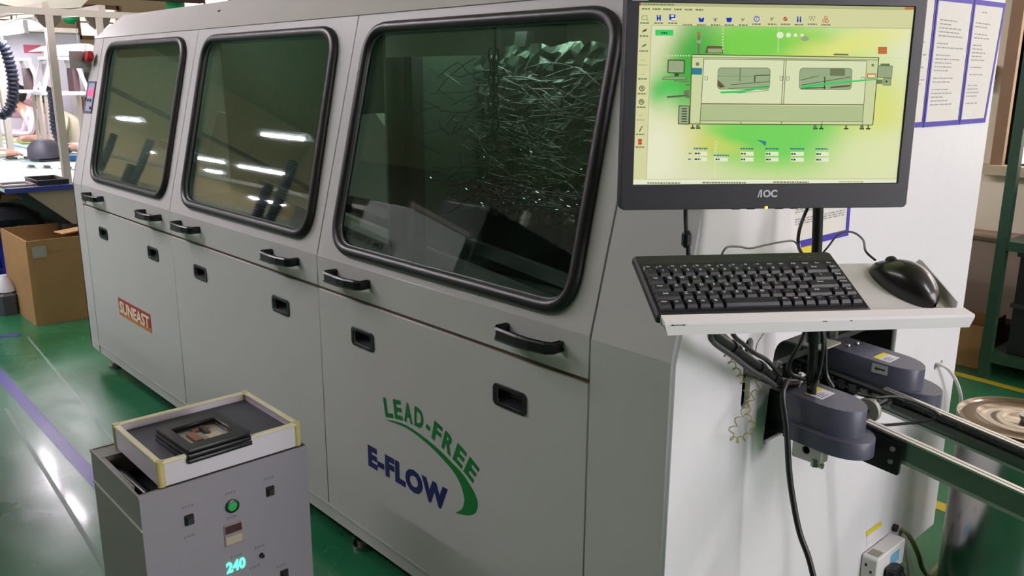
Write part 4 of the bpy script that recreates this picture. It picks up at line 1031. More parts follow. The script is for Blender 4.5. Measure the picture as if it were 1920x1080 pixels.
# bearing block under the near cover
bb = thing('bearing_block', 'steel bearing block with a round hole under the front gear cover', 'bearing block', (.10, .32, .675))
blk = plate([rrect(.071, .675, .132, .735, .003), [(.1+.009*math.cos(a*.39), .697+.009*math.sin(a*.39)) for a in range(16)]], .03, Matrix(((1, 0, 0, 0), (0, 0, -1, .312), (0, 1, 0, 0), (0, 0, 0, 1))), .001)
link('block_body', blk, mat('block_steel', (176, 176, 168), .42, metal=.5, noise=.1, nscale=30), bb, local=False)
MB().lathe([(0, 0), (.009, 0), (.009, .02), (.0065, .02), (.0065, .004), (0, .004)], seg=20, M=basis((.1, .335, .697), (1, 0, 0), (0, 0, 1), (0, -1, 0))).obj('bearing_bore', BLKMET, bb, local=False, smooth=True)
MB().cyl((.12, .315, .668), (.12, .315, .683), .008, 6).cyl((.128, .318, .672), (.136, .318, .672), .006, 10).obj('set_screw', STEEL, bb, local=False)
MB().box((.085, .33, .70), (.17, .362, .735)).obj('mounting_bracket', BLKMET, bb, local=False)
# idler wheel between the rails
iw = thing('idler_wheel', 'round grey idler wheel between the two gear covers', 'wheel', (.157, .446, .765))
MB().lathe([(0, -.005), (.007, -.005), (.007, -.0065), (.0245, -.0065), (.026, -.004), (.026, .004), (.0245, .0065), (0, .0065)], seg=32, M=basis((.157, .447, .764), (1, 0, 0), (0, 0, 1), (0, -1, 0))).obj('wheel_disc', mat('wheel_grey', (158, 160, 146), .45, metal=.3), iw, local=False, smooth=True)
MB().cyl((.157, .430, .764), (.157, .56, .764), .006, 12).obj('axle', BLKMET, iw, local=False, smooth=True)
# loop of black drive belt
cable('drive_belt', 'black drive belt looping from the idler wheel along the far rail', [(.13, .45, .79), (.165, .45, .7935), (.20, .50, .79), (.26, .535, .765), (.25, .53, .748), (.215, .50, .738), (.18, .46, .735), (.150, .45, .737)], .0030, RUBBER)
# finger chain: hooked steel fingers on a black track under the far cover
fc = thing('finger_chain', 'row of small steel conveyor fingers on a black track under the far gear cover', 'chain', (.05, .56, .75))
MB().prism([(-.12, .805), (.19, .770), (.19, .758), (-.12, .79)], 'y', .535, .553).obj('track', BLKMET, fc, local=False)
fm = MB().box((-.0075, -.003, -.008), (.0075, 0, .004)).box((-.0075, -.009, .002), (.0075, 0, .005)).box((-.0065, -.005, -.013), (-.002, 0, -.008)).box((.002, -.005, -.013), (.0065, 0, -.008)).mesh('finger'); fm.materials.append(STEEL)
for k in range(11):
    x = -.105+k*.0265
    o = bpy.data.objects.new('finger', fm); COL.objects.link(o); o.parent = fc; o.location = Vector((x, .535, .803-(x+.12)*.113-.008))-fc.location
# plates and bolts inside the opening
op = thing('opening_bracket', 'pale bracket with chrome bolts inside the dark conveyor opening', 'bracket', (-.01, .62, .83))
MB().box((-.09, .52, .838), (.01, .605, .842)).obj('bracket_plate', mat('plate_pale', (176, 176, 160), .45, metal=.4), op, local=False)
MB().cyl((-.03, .64, .838), (-.03, .64, .865), .013, 6).cyl((-.03, .64, .865), (-.03, .64, .882), .008, 12).obj('clamp_bolt', STEEL, op, local=False)
MB().cyl((-.03, .80, .84), (-.03, .92, .84), .012, 10).box((-.10, .70, .85), (-.06, .93, .875)).obj('shaft', mat('shaft_grey', (110, 110, 100), .4, metal=.6), op, local=False)
MB().box((-.2, .325, .70), (-.018, .335, .88)).box((-.2, .335, .86), (-.05, .52, .88)).obj('dark_housing', BLKMET, op, local=False)
# lever through the slot, with its slotted end and a chrome bolt
lv = thing('adjusting_lever', 'grey slotted lever reaching out of the tall slot on the machine end', 'lever', (.01, .3, .82))
MB().tube([(-.03, .232, .855), (.008, .245, .846), (.014, .318, .812)], .0052, 10).obj('lever_rod', mat('lever_brown', (130, 116, 108), .4, metal=.6), lv, local=False, smooth=True)
Ml = basis((.016, .312, .816), (0, .9, -.436), (0, .436, .9))
link('lever_plate', plate([rrect(-.002, -.012, .075, .010, .002), rrect(.012, -.004, .046, .003, .003)], .003, Ml), ALU, lv, local=False)
MB().cyl((.03, .305, .842), (.03, .305, .858), .007, 6).cyl((.03, .305, .858), (.03, .305, .868), .0045, 10).obj('chrome_bolt', STEEL, lv, local=False)
ct = thing('cable_tie', 'white cable tie round the drooping bundle beside the pole', 'cable tie', (.06, .30, .82))
MB().tube([(.06+.012*math.cos(a*.5236), .318, .829+.013*math.sin(a*.5236)) for a in range(12)], .0012, 5, closed=True).obj('tie_loop', WHITE, ct, local=False)
MB().box((.068, .314, .832), (.075, .322, .852)).box((.066, .306, .843), (.074, .332, .847)).obj('tie_tail', WHITE, ct, local=False)

# ============================================================ SOCKET BOX LOW ON THE END COVER
sb = thing('socket_box', 'white socket box with black plug, low on the machine end cover', 'socket', (.025, .95, .13))
MB().bbox((.0012, .868, .125), (.045, 1.035, .196), .003).obj('box_body', WHITE, sb, local=False)
MB().box((.045, .945, .145), (.0456, 1.0, .18)).obj('blue_label', mat('label_sky', (120, 180, 214), .5), sb, local=False)
MB().box((.008, .88, .196), (.038, .915, .1965)).obj('rating_print', mat('print_grey', (150, 150, 140), .6), sb, local=False)
MB().box((.006, .8674, .132), (.040, .868, .188)).obj('socket_face', mat('socket_cream', (196, 196, 186), .5), sb, local=False)
MB().box((.012, .8668, .166), (.018, .8675, .174)).box((.026, .8668, .150), (.032, .8675, .158)).obj('socket_hole', DARK, sb, local=False)
pl_ = thing('power_plug', 'black plug pushed into the white socket box', 'plug', (.08, .94, .13))
MB().bbox((.046, .91, .115), (.078, .965, .158), .006).cyl((.078, .937, .136), (.105, .93, .128), .016, 12, .008).obj('plug_body', PLBLK, pl_, local=False)
cable('plug_cord', 'black cord running down from the plug at the machine end', [(.105, .93, .128), (.13, .92, .10), (.15, .88, .04), (.2, .8, .009), (.5, .7, .009)], .0048)
lid_ = MB().cyl((.002, 1.052, .205), (.012, 1.052, .205), .011, 14).obj('cable_gland', DARK, mc, local=False)

# ============================================================ STEEL BARREL WITH LID
br = thing('steel_barrel', 'tall stainless steel barrel with a dished lid behind the rails', 'barrel', (.249, 1.178, 0))
BARREL = mat('barrel_steel', (170, 168, 166), .22, metal=1, noise=.08, nscale=5, bump=.05, bscale=3)
MB().lathe([(0, .0), (.150, 0), (.153, .005), (.153, .55), (.156, .553), (.156, .558), (.150, .558), (.150, .012), (0, .012)], seg=56).obj('barrel_wall', BARREL, br, smooth=True)
MB().lathe([(0, .566), (.045, .566), (.058, .570), (.075, .566), (.10, .5665), (.115, .572), (.130, .5665), (.147, .566), (.152, .570), (.1605, .572), (.1615, .568), (.1610, .560), (.157, .5585), (0, .5585)], seg=56).obj('lid', mat('lid_steel', (150, 134, 120), .2, metal=1, noise=.05, nscale=5, bump=.05, bscale=7), br, smooth=True)
MB().cyl((0, 0, .566), (0, 0, .582), .012, 16, .018).obj('lid_knob', STEEL, br, smooth=True)

# ============================================================ BOX-SHAPED SOLDER POT IN THE FOREGROUND
sp_ = thing('solder_pot', 'grey floor-standing solder pot with green readout and a wax-stained white tray on top', 'solder pot', (-.932, -.511, 0))
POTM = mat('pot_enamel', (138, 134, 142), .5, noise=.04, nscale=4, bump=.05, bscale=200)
POTS = mat('pot_side', (128, 128, 122), .5, noise=.06, nscale=4)
xa, xb, ya, yb, zt = -1.084, -.78, -.696, -.322, .6
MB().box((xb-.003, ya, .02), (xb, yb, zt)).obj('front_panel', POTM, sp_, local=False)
MB().box((xa, ya, .02), (xb-.003, ya+.003, zt)).box((xa, ya-.0015, zt-.006), (xb, ya, zt)).obj('side_panel', POTS, sp_, local=False)
MB().box((xa, yb-.003, .02), (xb-.003, yb, zt)).obj('side_panel', POTS, sp_, local=False)
MB().box((xa, ya+.003, .02), (xa+.003, yb-.003, zt)).obj('rear_panel', POTS, sp_, local=False)
MB().box((xa, ya-.0025, .521), (xb, ya, .525)).obj('side_seam', mat('seam_light', (176, 178, 170), .4), sp_, local=False)
MB().box((xa+.003, ya+.003, .0), (xb-.003, yb-.003, .02)).box((xa+.02, ya+.02, .02), (xb-.02, yb-.02, .53)).obj('inner_body', INNER_D, sp_, local=False)
MB().box((xa+.003, ya+.003, .585), (xa+.06, yb-.003, .598)).box((xa+.003, ya+.003, .575), (xb-.06, ya+.012, .597)).box((xb-.016, ya+.003, .57), (xb-.003, yb-.003, .597)).obj('top_flange', mat('flange_grey', (112, 112, 104), .5, noise=.15, nscale=10), sp_, local=False)
MB().tube([(xa+.04, ya+.035, .555), (xa+.12, ya+.03, .57), (xb-.05, ya+.032, .573)], .010, 10).obj('heater_pipe', mat('pipe_dark', (60, 60, 58), .25, metal=.8), sp_, local=False, smooth=True)
TRIM = mat('tray_waxed', (212, 206, 172), .42, noise=.14, nscale=9, bump=.1, bscale=40)
TRYF = mat('tray_face', (206, 202, 208), .45, noise=.03)
x0, x1, y0, y1, z0, z1 = -1.062, -.790, -.650, -.330, .600, .655
tw = thing('wax_tray', 'white rectangular tray with yellowed rim lying on top of the solder pot', 'tray', ((x0+x1)/2, (y0+y1)/2, z0))
mb = MB(); t = .010
ro = rrect(x0, y0, x1, y1, .008, 3); ri = rrect(x0+t, y0+t, x1-t, y1-t, .005, 3)
link('rim', plate([ro, ri], .006, Matrix.Translation((0, 0, z1)), .0015), TRIM, tw, local=False)
link('wall', plate([rrect(x0+.001, y0+.001, x1-.001, y1-.001, .007, 3), rrect(x0+t-.001, y0+t-.001, x1-t+.001, y1-t+.001, .005, 3)], z1-.006-z0, Matrix.Translation((0, 0, z1-.006))), TRYF, tw, local=False)
cor = MB()
for cx, cy in ((x0+.006, y0+.006), (x1-.006, y0+.006), (x1-.006, y1-.006), (x0+.006, y1-.006)): cor.cyl((cx, cy, z0), (cx, cy, z1+.0012), .0085, 10)
cor.obj('corner_seal', mat('glue_yellow', (190, 178, 118), .35, noise=.2, nscale=20), tw, local=False, smooth=True)['kind'] = 'stuff'
MB().box((x0+t, y0+t, .625), (x1-t, y1-t, .636)).obj('dark_plate', mat('pot_plate', (56, 57, 66), .55, noise=.12, nscale=12), tw, local=False)
bf = thing('board_fixture', 'black square fixture with a cut-out circuit board lying in the tray', 'fixture', (-.865, -.525, .636))
Mb = Matrix.Translation((-.868, -.522, .636)) @ Matrix.Rotation(R(2), 4, 'Z')
def PF(a, b, nm, m, z0=0, M=Mb): return MB().box((a[0], a[1], a[2]), (b[0], b[1], b[2]), M).obj(nm, m, bf, local=False)
for k in range(3):
    s = .084-.002*k
    link('frame_layer', plate([rrect(-s, -.072+.001*k, s, .072-.001*k, .003, 2), rect(-.052, -.050, .052, .050)], .009, Mb @ Matrix.Translation((0, 0, .010+.0105*k)), .001), mat('fixture_black', (22, 22, 24), .4), bf, local=False)
PF((-.056, -.052, .012), (.056, .052, .016), 'circuit_board', mat('pcb_pale', (150, 156, 140), .5, noise=.35, nscale=28))
PF((-.02, -.03, .016), (.03, -.012, .024), 'component', mat('comp_rust', (122, 84, 58), .6)); PF((-.035, .006, .016), (.008, .014, .026), 'component', mat('comp_dark', (46, 40, 38), .5))
PF((.005, .0, .016), (.04, .03, .022), 'component', mat('comp_cream', (190, 180, 150), .5)); PF((-.045, -.01, .016), (-.03, .03, .02), 'component', mat('comp_rust', (122, 84, 58), .6))
# controls on the front panel (facing +X)
def FP(w=0): return Matrix(((0, 0, 1, xb+w), (1, 0, 0, 0), (0, 1, 0, 0), (0, 0, 0, 1)))
for y, z, lab in ((-.601, .515, 'rocker switch below the first caption'), (-.417, .518, None), (-.396, .300, None)):
    MB().bbox((y-.010, z-.012, 0), (y+.010, z+.012, .004), .002, M=FP()).bbox((y-.007, z-.008, .004), (y+.007, z+.008, .007), .002, M=FP()).obj('rocker_switch', PLBLK, sp_, local=False)
b_ = MB().lathe([(0, .0), (.0150, 0), (.0150, .005), (.0125, .006), (.0125, .003), (0, .003)], (-.507, .514, 0), 24, M=FP()).obj('button_ring', PLBLK, sp_, local=False, smooth=True)
MB().lathe([(0, .007), (.009, .0065), (.0115, .004), (.0115, .002), (0, .002)], (-.507, .514, 0), 24, M=FP()).obj('green_button', mat('button_green2', (36, 140, 70), .3, emit=.25), sp_, local=False, smooth=True, label='round green push button')
MB().bbox((-.530, .421, 0), (-.487, .474, .003), .002, M=FP()).obj('label_plate', mat('plate_mauve', (140, 128, 124), .5), sp_, local=False)
MB().box((-.527, .452, .003), (-.490, .470, .0035), FP()).obj('display_window', mat('window_dark_red', (60, 26, 34), .2), sp_, local=False)
MB().box((-.527, .426, .003), (-.490, .444, .0035), FP()).obj('cream_stripe', mat('stripe_cream', (170, 160, 140), .5), sp_, local=False)
me = text_mesh('240', .034, FP(.0012) @ Matrix.Translation((-.509, .369, 0)) @ Matrix.Rotation(0, 4, 'Z'), .0003, .0012, sx=.86)
link('led_readout', me, mat('led_green', (80, 255, 190), .5, emit=2.6), sp_, local=False, label='glowing green number readout')
MB().lathe([(0, .007), (.005, .007), (.006, 0), (0, 0)], (-.448, .370, 0), 14, M=FP()).obj('adjusting_knob', PLBLK, sp_, local=False, smooth=True)
cap = MB(); random.seed(9)
for y, z in ((-.601, .546), (-.601, .478), (-.507, .545), (-.507, .487), (-.417, .550), (-.45, .393), (-.505, .392), (-.40, .325), (-.465, .348)):
    for k in range(4): w = random.uniform(.003, .005); cap.box((y-.013+k*.0065, z-.003, 0), (y-.013+k*.0065+w, z+.003, .0003), FP())
o = cap.obj('caption_print', mat('caption_grey', (112, 110, 118), .7), sp_, local=False); o['kind'] = 'stuff'
cable('pot_cord', 'dark cord on the floor beside the solder pot', [(-1.09, -.5, .04), (-1.15, -.45, .012), (-1.3, -.48, .007), (-1.45, -.72, .007)], .005)

# ============================================================ RIGHT BACKGROUND: SHELVING, CRATES, BOX
GRN = mat('shelf_green', (34, 66, 48), .45, noise=.12, nscale=6)
sh = thing('steel_shelving', 'dark green steel shelving with black crates by the right window', 'shelving', (.3, 3.45, 0))
for x in (-.50, 1.1):
    for y in (3.22, 3.72): MB().box((x-.0225, y-.0225, 0), (x+.0225, y+.0225, 2.2)).obj('post', GRN, sh, local=False)
for z in (.085, .64, 1.21, 1.80):
    MB().box((-.48, 3.20, z), (1.08, 3.235, z+.045)).box((-.48, 3.705, z), (1.08, 3.74, z+.045)).obj('shelf_beam', GRN, sh, local=False)
    MB().box((-.5, 3.235, z+.02), (1.1, 3.705, z+.04)).obj('shelf_board', GRN, sh, local=False)
CR = mat('crate_black', (24, 22, 26), .45, noise=.1, nscale=10)
def crate_tree(loc, h, label):
    r = thing('storage_crate', label, 'crate', loc, group='black crates on the shelving')
    w, d = .50, .40; t = .012
    MB().box((0, 0, 0), (w, d, .012)).box((0, 0, .012), (w, t, h)).box((0, d-t, .012), (w, d, h)).box((0, t, .012), (t, d-t, h)).box((w-t, t, .012), (w, d-t, h)).obj('shell', CR, r)
    MB().box((-.012, -.012, h-.02), (w+.012, 0, h)).box((-.012, 0, h-.02), (0, d, h)).box((w, 0, h-.02), (w+.012, d, h)).box((-.012, d, h-.02), (w+.012, d+.012, h)).obj('rim', mat('crate_rim', (52, 50, 54), .4), r)
    return r
for (x, z, h, lab) in ((-.43, .13, .25, 'black crate on the bottom shelf at the lower right'), (-.43, .38, .25, 'black crate stacked on the bottom crate beside the window wall'), (-.40, .685, .26, 'black crate on the middle shelf in front of the bright window'),
                       (.15, .13, .25, 'black crate further right on the bottom shelf'), (.15, .38, .25, 'upper black crate further right on the bottom shelf'), (.18, .685, .26, 'black crate further right on the middle shelf')):
    crate_tree((x, 3.27, z), h, lab)
cb = thing('cardboard_box', 'small open cardboard box on the floor beside the green shelving', 'box', (-.73, 3.45, 0))
def open_box(r, a, b, t=.006, flaps=()):
    x0, y0 = a[0], a[1]; x1, y1, h = b
    MB().box((x0, y0, 0), (x1, y0+t, h)).obj('side_wall', CARD, r, local=False); MB().box((x0, y1-t, 0), (x1, y1, h)).obj('side_wall', CARD, r, local=False)
    MB().box((x0, y0+t, 0), (x0+t, y1-t, h)).obj('side_wall', CARD, r, local=False); MB().box((x1-t, y0+t, 0), (x1, y1-t, h)).obj('side_wall', CARD, r, local=False)
    MB().box((x0+t, y0+t, 0), (x1-t, y1-t, .01)).obj('bottom', CARD_D, r, local=False)
open_box(cb, (-.92, 3.32), (-.565, 3.62, .22))
MB().box((-.563, 3.33, .10), (-.555, 3.61, .235), Matrix.Identity(4)).obj('flap', CARD_D, cb, local=False)
dk = MB().box((-1.3, 3.7, 0), (-.56, 3.83, .16)).obj('dark_crate', mat('crate_dark', (30, 24, 22), .7)); tag(recentre(dk), 'low dark crate along the wall behind the small cardboard box', 'crate')  # plain dark brown block along the wall base
jb = thing('junction_box', 'small beige switch box on the wall beside the window', 'switch box', (-.87, 3.87, 1.42))
MB().bbox((-.90, 3.83, 1.43), (-.86, 3.9, 1.50), .004).obj('box_body', mat('switch_beige', (190, 168, 110), .5), jb, local=False)
MB().bbox((-.905, 3.85, 1.37), (-.87, 3.9, 1.42), .004).obj('lower_box', WHITE, jb, local=False)

# ============================================================ LEFT BACKGROUND: BOX, BENCH, GANTRY, DUCTS
cb2 = thing('cardboard_box', 'tall brown cardboard box open at the top, left of the machine', 'box', (-4.8, .2, 0))
open_box(cb2, (-5.09, -.025), (-4.50, .47, .50), .008)
MB().box((-.0, 0, 0), (.20, .25, .006), Matrix.Translation((-4.72, .18, .50)) @ Matrix.Rotation(R(6), 4, 'X') @ Matrix.Rotation(R(-4), 4, 'Y')).obj('flap', CARD, cb2, local=False)
MB().box((-4.499, .002, .40), (-4.4985, .075, .465)).obj('shipping_label', mat('ship_label', (160, 158, 150), .7, noise=.1, nscale=40), cb2, local=False)
MB().box((-4.4995, .08, .425), (-4.4985, .46, .432)).obj('tape_strip', mat('tape_tan', (150, 112, 74), .3), cb2, local=False)
wr = MB().lathe([(0, .10), (.02, .10), (.055, .02), (.06, 0), (0, 0)], (-4.93, -.075, .14), 14)
wrap = wr.obj('plastic_wrap', mat('wrap_white', (220, 222, 230), .4), smooth=True); tag(recentre(wrap), 'white plastic bag pressed behind the tall cardboard box', 'bag')
wb = MB().bbox((-5.0, -.13, 0), (-4.86, -.02, .14), .02).obj('paper_bundle', mat('wrap_dim', (70, 72, 80), .6)); tag(recentre(wb), 'dark bundle under the white plastic bag by the cardboard box', 'bundle')

BTOP = mat('bench_top', (196, 228, 222), .35, noise=.05, nscale=2)
BBLUE = mat('bench_blue', (36, 50, 130), .4)
bn = thing('assembly_bench', 'long pale green assembly bench with blue edge behind the machine', 'bench', (-8, .55, 0))
MB().box((-12, .0, .73), (-4.97, 1.12, .75)).obj('bench_top', BTOP, bn, local=False)
MB().box((-4.97, .0, .722), (-4.95, 1.12, .752)).obj('edge_strip', BBLUE, bn, local=False)
MB().box((-12, .87, .75), (-4.97, .885, .755)).obj('guide_strip', mat('guide_blue', (110, 140, 214), .4), bn, local=False)
MB().prism([(.12, .722), (1.1, .722), (1.1, .48), (.36, .50), (.14, .70)], 'x', -5.0, -4.97).obj('end_panel', mat('bench_beige', (150, 148, 130), .5), bn, local=False)
MB().box((-12, .30, .45), (-5.0, .86, .50)).obj('lower_belt_frame', mat('bench_dark', (70, 72, 70), .5), bn, local=False)
for x in (-5.62, -8.4, -11.8):
    for y in (.04, 1.08): MB().box((x-.02, y-.02, 0), (x+.02, y+.02, .73)).obj('leg', ALU_P, bn, local=False)
gt = thing('aluminium_gantry', 'aluminium profile frame standing on the assembly bench and carrying lamps', 'frame', (-6.5, .6, .75))
def post(x, y, z0, z1, w=.045):
    p = MB()
    h = w/2; g = .006
    p.box((x-h, y-h, z0), (x-g, y+h, z1)).box((x+g, y-h, z0), (x+h, y+h, z1)).box((x-g, y-h+.008, z0), (x+g, y+h-.008, z1))
    return p.obj('post', ALU_P, gt, local=False)
post(-5.10, .39, .75, 1.79); post(-5.10, .68, .75, 1.79); post(-8.0, .72, .75, 2.0, .05); post(-11, .72, .75, 2.0, .05)
MB().box((-5.125, -.35, 1.775), (-5.075, 1.0, 1.815)).obj('cross_beam', ALU_P, gt, local=False)
MB().box((-8.02, -.4, 1.80), (-7.98, 1.4, 1.84)).obj('cross_beam', ALU_P, gt, local=False)
MB().box((-11.5, .70, 1.815), (-5.125, .74, 1.855)).obj('long_beam', ALU_P, gt, local=False)
MB().box((-11.5, .37, 1.815), (-5.125, .41, 1.855)).obj('long_beam', ALU_P, gt, local=False)
for y, s in ((.39, 1), (.39, -1), (.68, 1), (.68, -1)):
    MB().prism([(y+s*.022, 1.775), (y+s*.075, 1.775), (y+s*.06, 1.735), (y+s*.022, 1.70)], 'x', -5.115, -5.085).obj('corner_gusset', mat('gusset_brown', (104, 92, 78), .5), gt, local=False)
# fluorescent fittings: a white pan with a glowing tube
def tube_light(x0, x1, y, z, label, refl=.10, group='fluorescent tube lights hung in rows', hang_to=4.6, e=TUBE):
    cx = (x0+x1)/2
    r = thing('tube_light', label, 'light', (cx, y, z), group=group)
    MB().prism([(y-refl, z+.02), (y-.03, z+.07), (y+.03, z+.07), (y+refl, z+.02), (y+refl-.005, z+.018), (y+.03, z+.062), (y-.03, z+.062), (y-refl+.005, z+.018)], 'x', x0, x1).obj('reflector', FIXW, r, local=False)
    MB().cyl((x0+.03, y, z), (x1-.03, y, z), .0145, 10).obj('tube', e, r, local=False, smooth=True)
    MB().box((x0, y-.012, z-.018), (x0+.03, y+.012, z+.06)).obj('end_holder', FIXW, r, local=False); MB().box((x1-.03, y-.012, z-.018), (x1, y+.012, z+.06)).obj('end_holder', FIXW, r, local=False)
    if hang_to:
        MB().cyl((x0+.2, y, z+.065), (x0+.2, y, hang_to), .003, 5).obj('hanger', STEEL, r, local=False); MB().cyl((x1-.2, y, z+.065), (x1-.2, y, hang_to), .003, 5).obj('hanger', STEEL, r, local=False)
    return r
LG = 'fluorescent tube lights hung in rows'
for x0, x1, y, z, lab in (
    (-14.95, -13.85, -3.56, 2.6, 'hanging tube light whose short streak shows in the left window'),
    (-9.55, -8.4, -3.56, 2.6, 'hanging tube light whose streak shows in the middle window, upper row'),
    (-20.6, -17.9, -5.4, 2.6, 'long tube light whose streak crosses the lower part of the left window'),
    (-15.5, -14.0, -5.2, 2.6, 'tube light mirrored at the lower left of the middle window'),
    (-13.5, -11.7, -5.25, 2.6, 'tube light mirrored low in the centre of the middle window'),
    (-16.5, -15.7, -6.0, 2.6, 'small mirrored tube light under the bright pair in the middle window'),
    (-23.4, -22.3, -6.6, 2.6, 'farthest mirrored tube light at the foot of the left window'),
    (-17.8, -16.1, -7.75, 2.6, 'lowest mirrored tube light in the middle window'),
    (-9.4, -7.0, .84, 2.6, 'tube light above the assembly bench'),
    (-13.5, -11.5, .84, 2.6, 'tube light above the far part of the assembly bench'),
    (2.0, 4.4, -.1, 2.75, 'added unseen fill light well to the right of the monitor'),  # added to light the end cover from in front
    (.9, 3.3, 3.3, 2.75, 'tube light near the window wall on the right'),
    (-6.6, -4.2, -3.0, 3.7, 'added unseen fill light high over the aisle, third row before the left door'),  # this row and those below: added to brighten the machine front
    (-5.6, -3.6, -1.5, 3.5, 'added unseen fill light high over the aisle, close in front of the left door'),
    (-7.6, -4.4, -1.9, 3.4, 'added unseen fill light over the aisle left of the machine'),
    (-3.6, -1.2, -3.4, 4.3, 'added unseen fill light high over the aisle, second row before the middle door'),
    (-6.4, -4.0, -3.4, 4.3, 'added unseen fill light high over the aisle, further from the machine')):
    tube_light(x0, x1, y, z, lab)
tube_light(-6.4, -5.25, .30, 1.69, 'bright tube light under the gantry at the top left edge', .14, hang_to=1.815)
tube_light(-8.0, -6.8, 1.10, 1.60, 'bright tube light under the gantry next to the machine corner', .14, hang_to=1.85)
tube_light(-10.2, -9.0, .55, 1.62, 'bright tube light further back under the gantry', .14, hang_to=1.815)

DUCT = mat('duct_black', (34, 38, 52), .3, noise=.1, nscale=20)
def flex_duct(name, label, ctrl, r, pitch=.028, m=DUCT, group='black corrugated fume hoses'):
    sp = spline(ctrl, 30); pts = [sp[0]]; acc = 0; rs = [r]
    tot = sum((b-a).length for a, b in zip(sp, sp[1:])); n = int(tot/(pitch/4)); L = 0; k = 0
    pts = []; rs = []
    d = [0]
    for a, b in zip(sp, sp[1:]): d.append(d[-1]+(b-a).length)
    for i in range(n+1):
        s = tot*i/n
        while k < len(d)-2 and d[k+1] < s: k += 1
        t = (s-d[k])/max(d[k+1]-d[k], 1e-6); pts.append(sp[k].lerp(sp[k+1], min(t, 1)))
        rs.append(r*(1.0 if i % 4 in (0, 1) else .80))
    o = MB().tube(pts, rs, 12).obj(name, m, smooth=False)
    return tag(recentre(o), label, 'hose', group)
flex_duct('fume_hose', 'black corrugated hose hanging in a loop at the left edge', [(-5.6, .05, 1.75), (-5.6, .22, 1.62), (-5.6, .262, 1.48), (-5.6, .262, 1.32), (-5.6, .225, 1.20), (-5.6, .17, 1.165), (-5.6, .09, 1.20), (-5.6, .02, 1.34)], .038)
flex_duct('fume_hose', 'black corrugated hose running down behind the front aluminium post', [(-6.5, .735, 1.30), (-6.5, .735, 1.2), (-6.5, .73, 1.0), (-6.5, .78, .82)], .045)
# things on the bench
fe = thing('fume_extractor', 'dark grey rounded extractor at the foot of the corrugated hose', 'extractor', (-6.75, .72, .75))
MB().lathe([(0, .0), (.10, 0), (.12, .02), (.115, .10), (.07, .16), (0, .17)], (-6.75, .68, .755), 20).obj('extractor_body', mat('extractor_grey', (54, 54, 64), .5), fe, local=False, smooth=True)
MB().box((-6.86, .62, .75), (-6.62, .80, .765)).obj('extractor_base', DARK, fe, local=False)
cu_ = thing('blue_cup', 'small blue and white cup on the bench by the extractor', 'cup', (-6.6, .86, .755))
MB().lathe([(0, 0), (.045, 0), (.048, .05), (.044, .05), (.041, .006), (0, .006)], (0, 0, 0), 18).obj('cup_body', mat('cup_blue', (60, 120, 190), .4), cu_, smooth=True)
MB().lathe([(.0485, .04), (.049, .052), (.043, .052)], (0, 0, 0), 18).obj('cup_rim', WHITE, cu_, smooth=True)
tr1 = thing('parts_tray', 'black shallow tray at the near edge of the bench beside the machine', 'tray', (-5.12, .35, .752))
MB().box((-5.28, .20, .752), (-4.99, .36, .757)).obj('tray_floor', PLBLK, tr1, local=False)
MB().prism([(-5.28, .752), (-5.285, .785), (-5.277, .785), (-5.272, .752)], 'y', .19, .37).prism([(-4.99, .752), (-4.985, .785), (-4.993, .785), (-4.998, .752)], 'y', .19, .37).prism([(.20, .752), (.185, .785), (.193, .785), (.208, .752)], 'x', -5.285, -4.985).prism([(.355, .752), (.368, .785), (.360, .785), (.347, .752)], 'x', -5.285, -4.985).obj('tray_side', PLBLK, tr1, local=False)
tr2 = thing('carrier_frame', 'flat grey-brown frame lying at the near left edge of the bench', 'frame', (-5.1, .1, .752))
link('frame_ring', plate([rect(-5.22, .0, -5.0, .185), rect(-5.195, .02, -5.025, .165)], .012, Matrix.Translation((0, 0, .765)), .001), mat('carrier_brown', (112, 96, 96), .5), tr2, local=False)
PCB = mat('pcb_dark', (52, 62, 60), .5)
for k, (x, y, l, lab) in enumerate(((-7.0, .50, .10, 'leftmost'), (-6.95, .62, .10, 'second'), (-6.2, .45, .055, 'third'), (-6.1, .53, .055, 'fourth'), (-5.95, .62, .08, 'rightmost'))):
    r = thing('circuit_module', ['small dark module on the bench, farthest from the machine', 'pair-like low module on the bench behind the middle ones', 'small black-topped module, left of two near the bench centre', 'small black-topped module, right of two near the bench centre', 'small module on the bench beside the front aluminium post'][k], 'circuit module', (x, y, .75), group='small modules spread on the bench')
    MB().box((-l, -l*.45, 0), (l, l*.45, .006)).obj('board', mat('board_pale', (150, 150, 140), .5), r)
    MB().bbox((-l*.6, -l*.3, .006), (l*.6, l*.3, .022), .003).obj('chip', PCB, r)
gm = MB().box((-9.9, .98, .752), (-8.7, 1.12, .76)).obj('green_mat', mat('mat_yellow_green', (170, 190, 110), .6)); tag(recentre(gm), 'yellow-green mat on the far bench edge', 'mat')
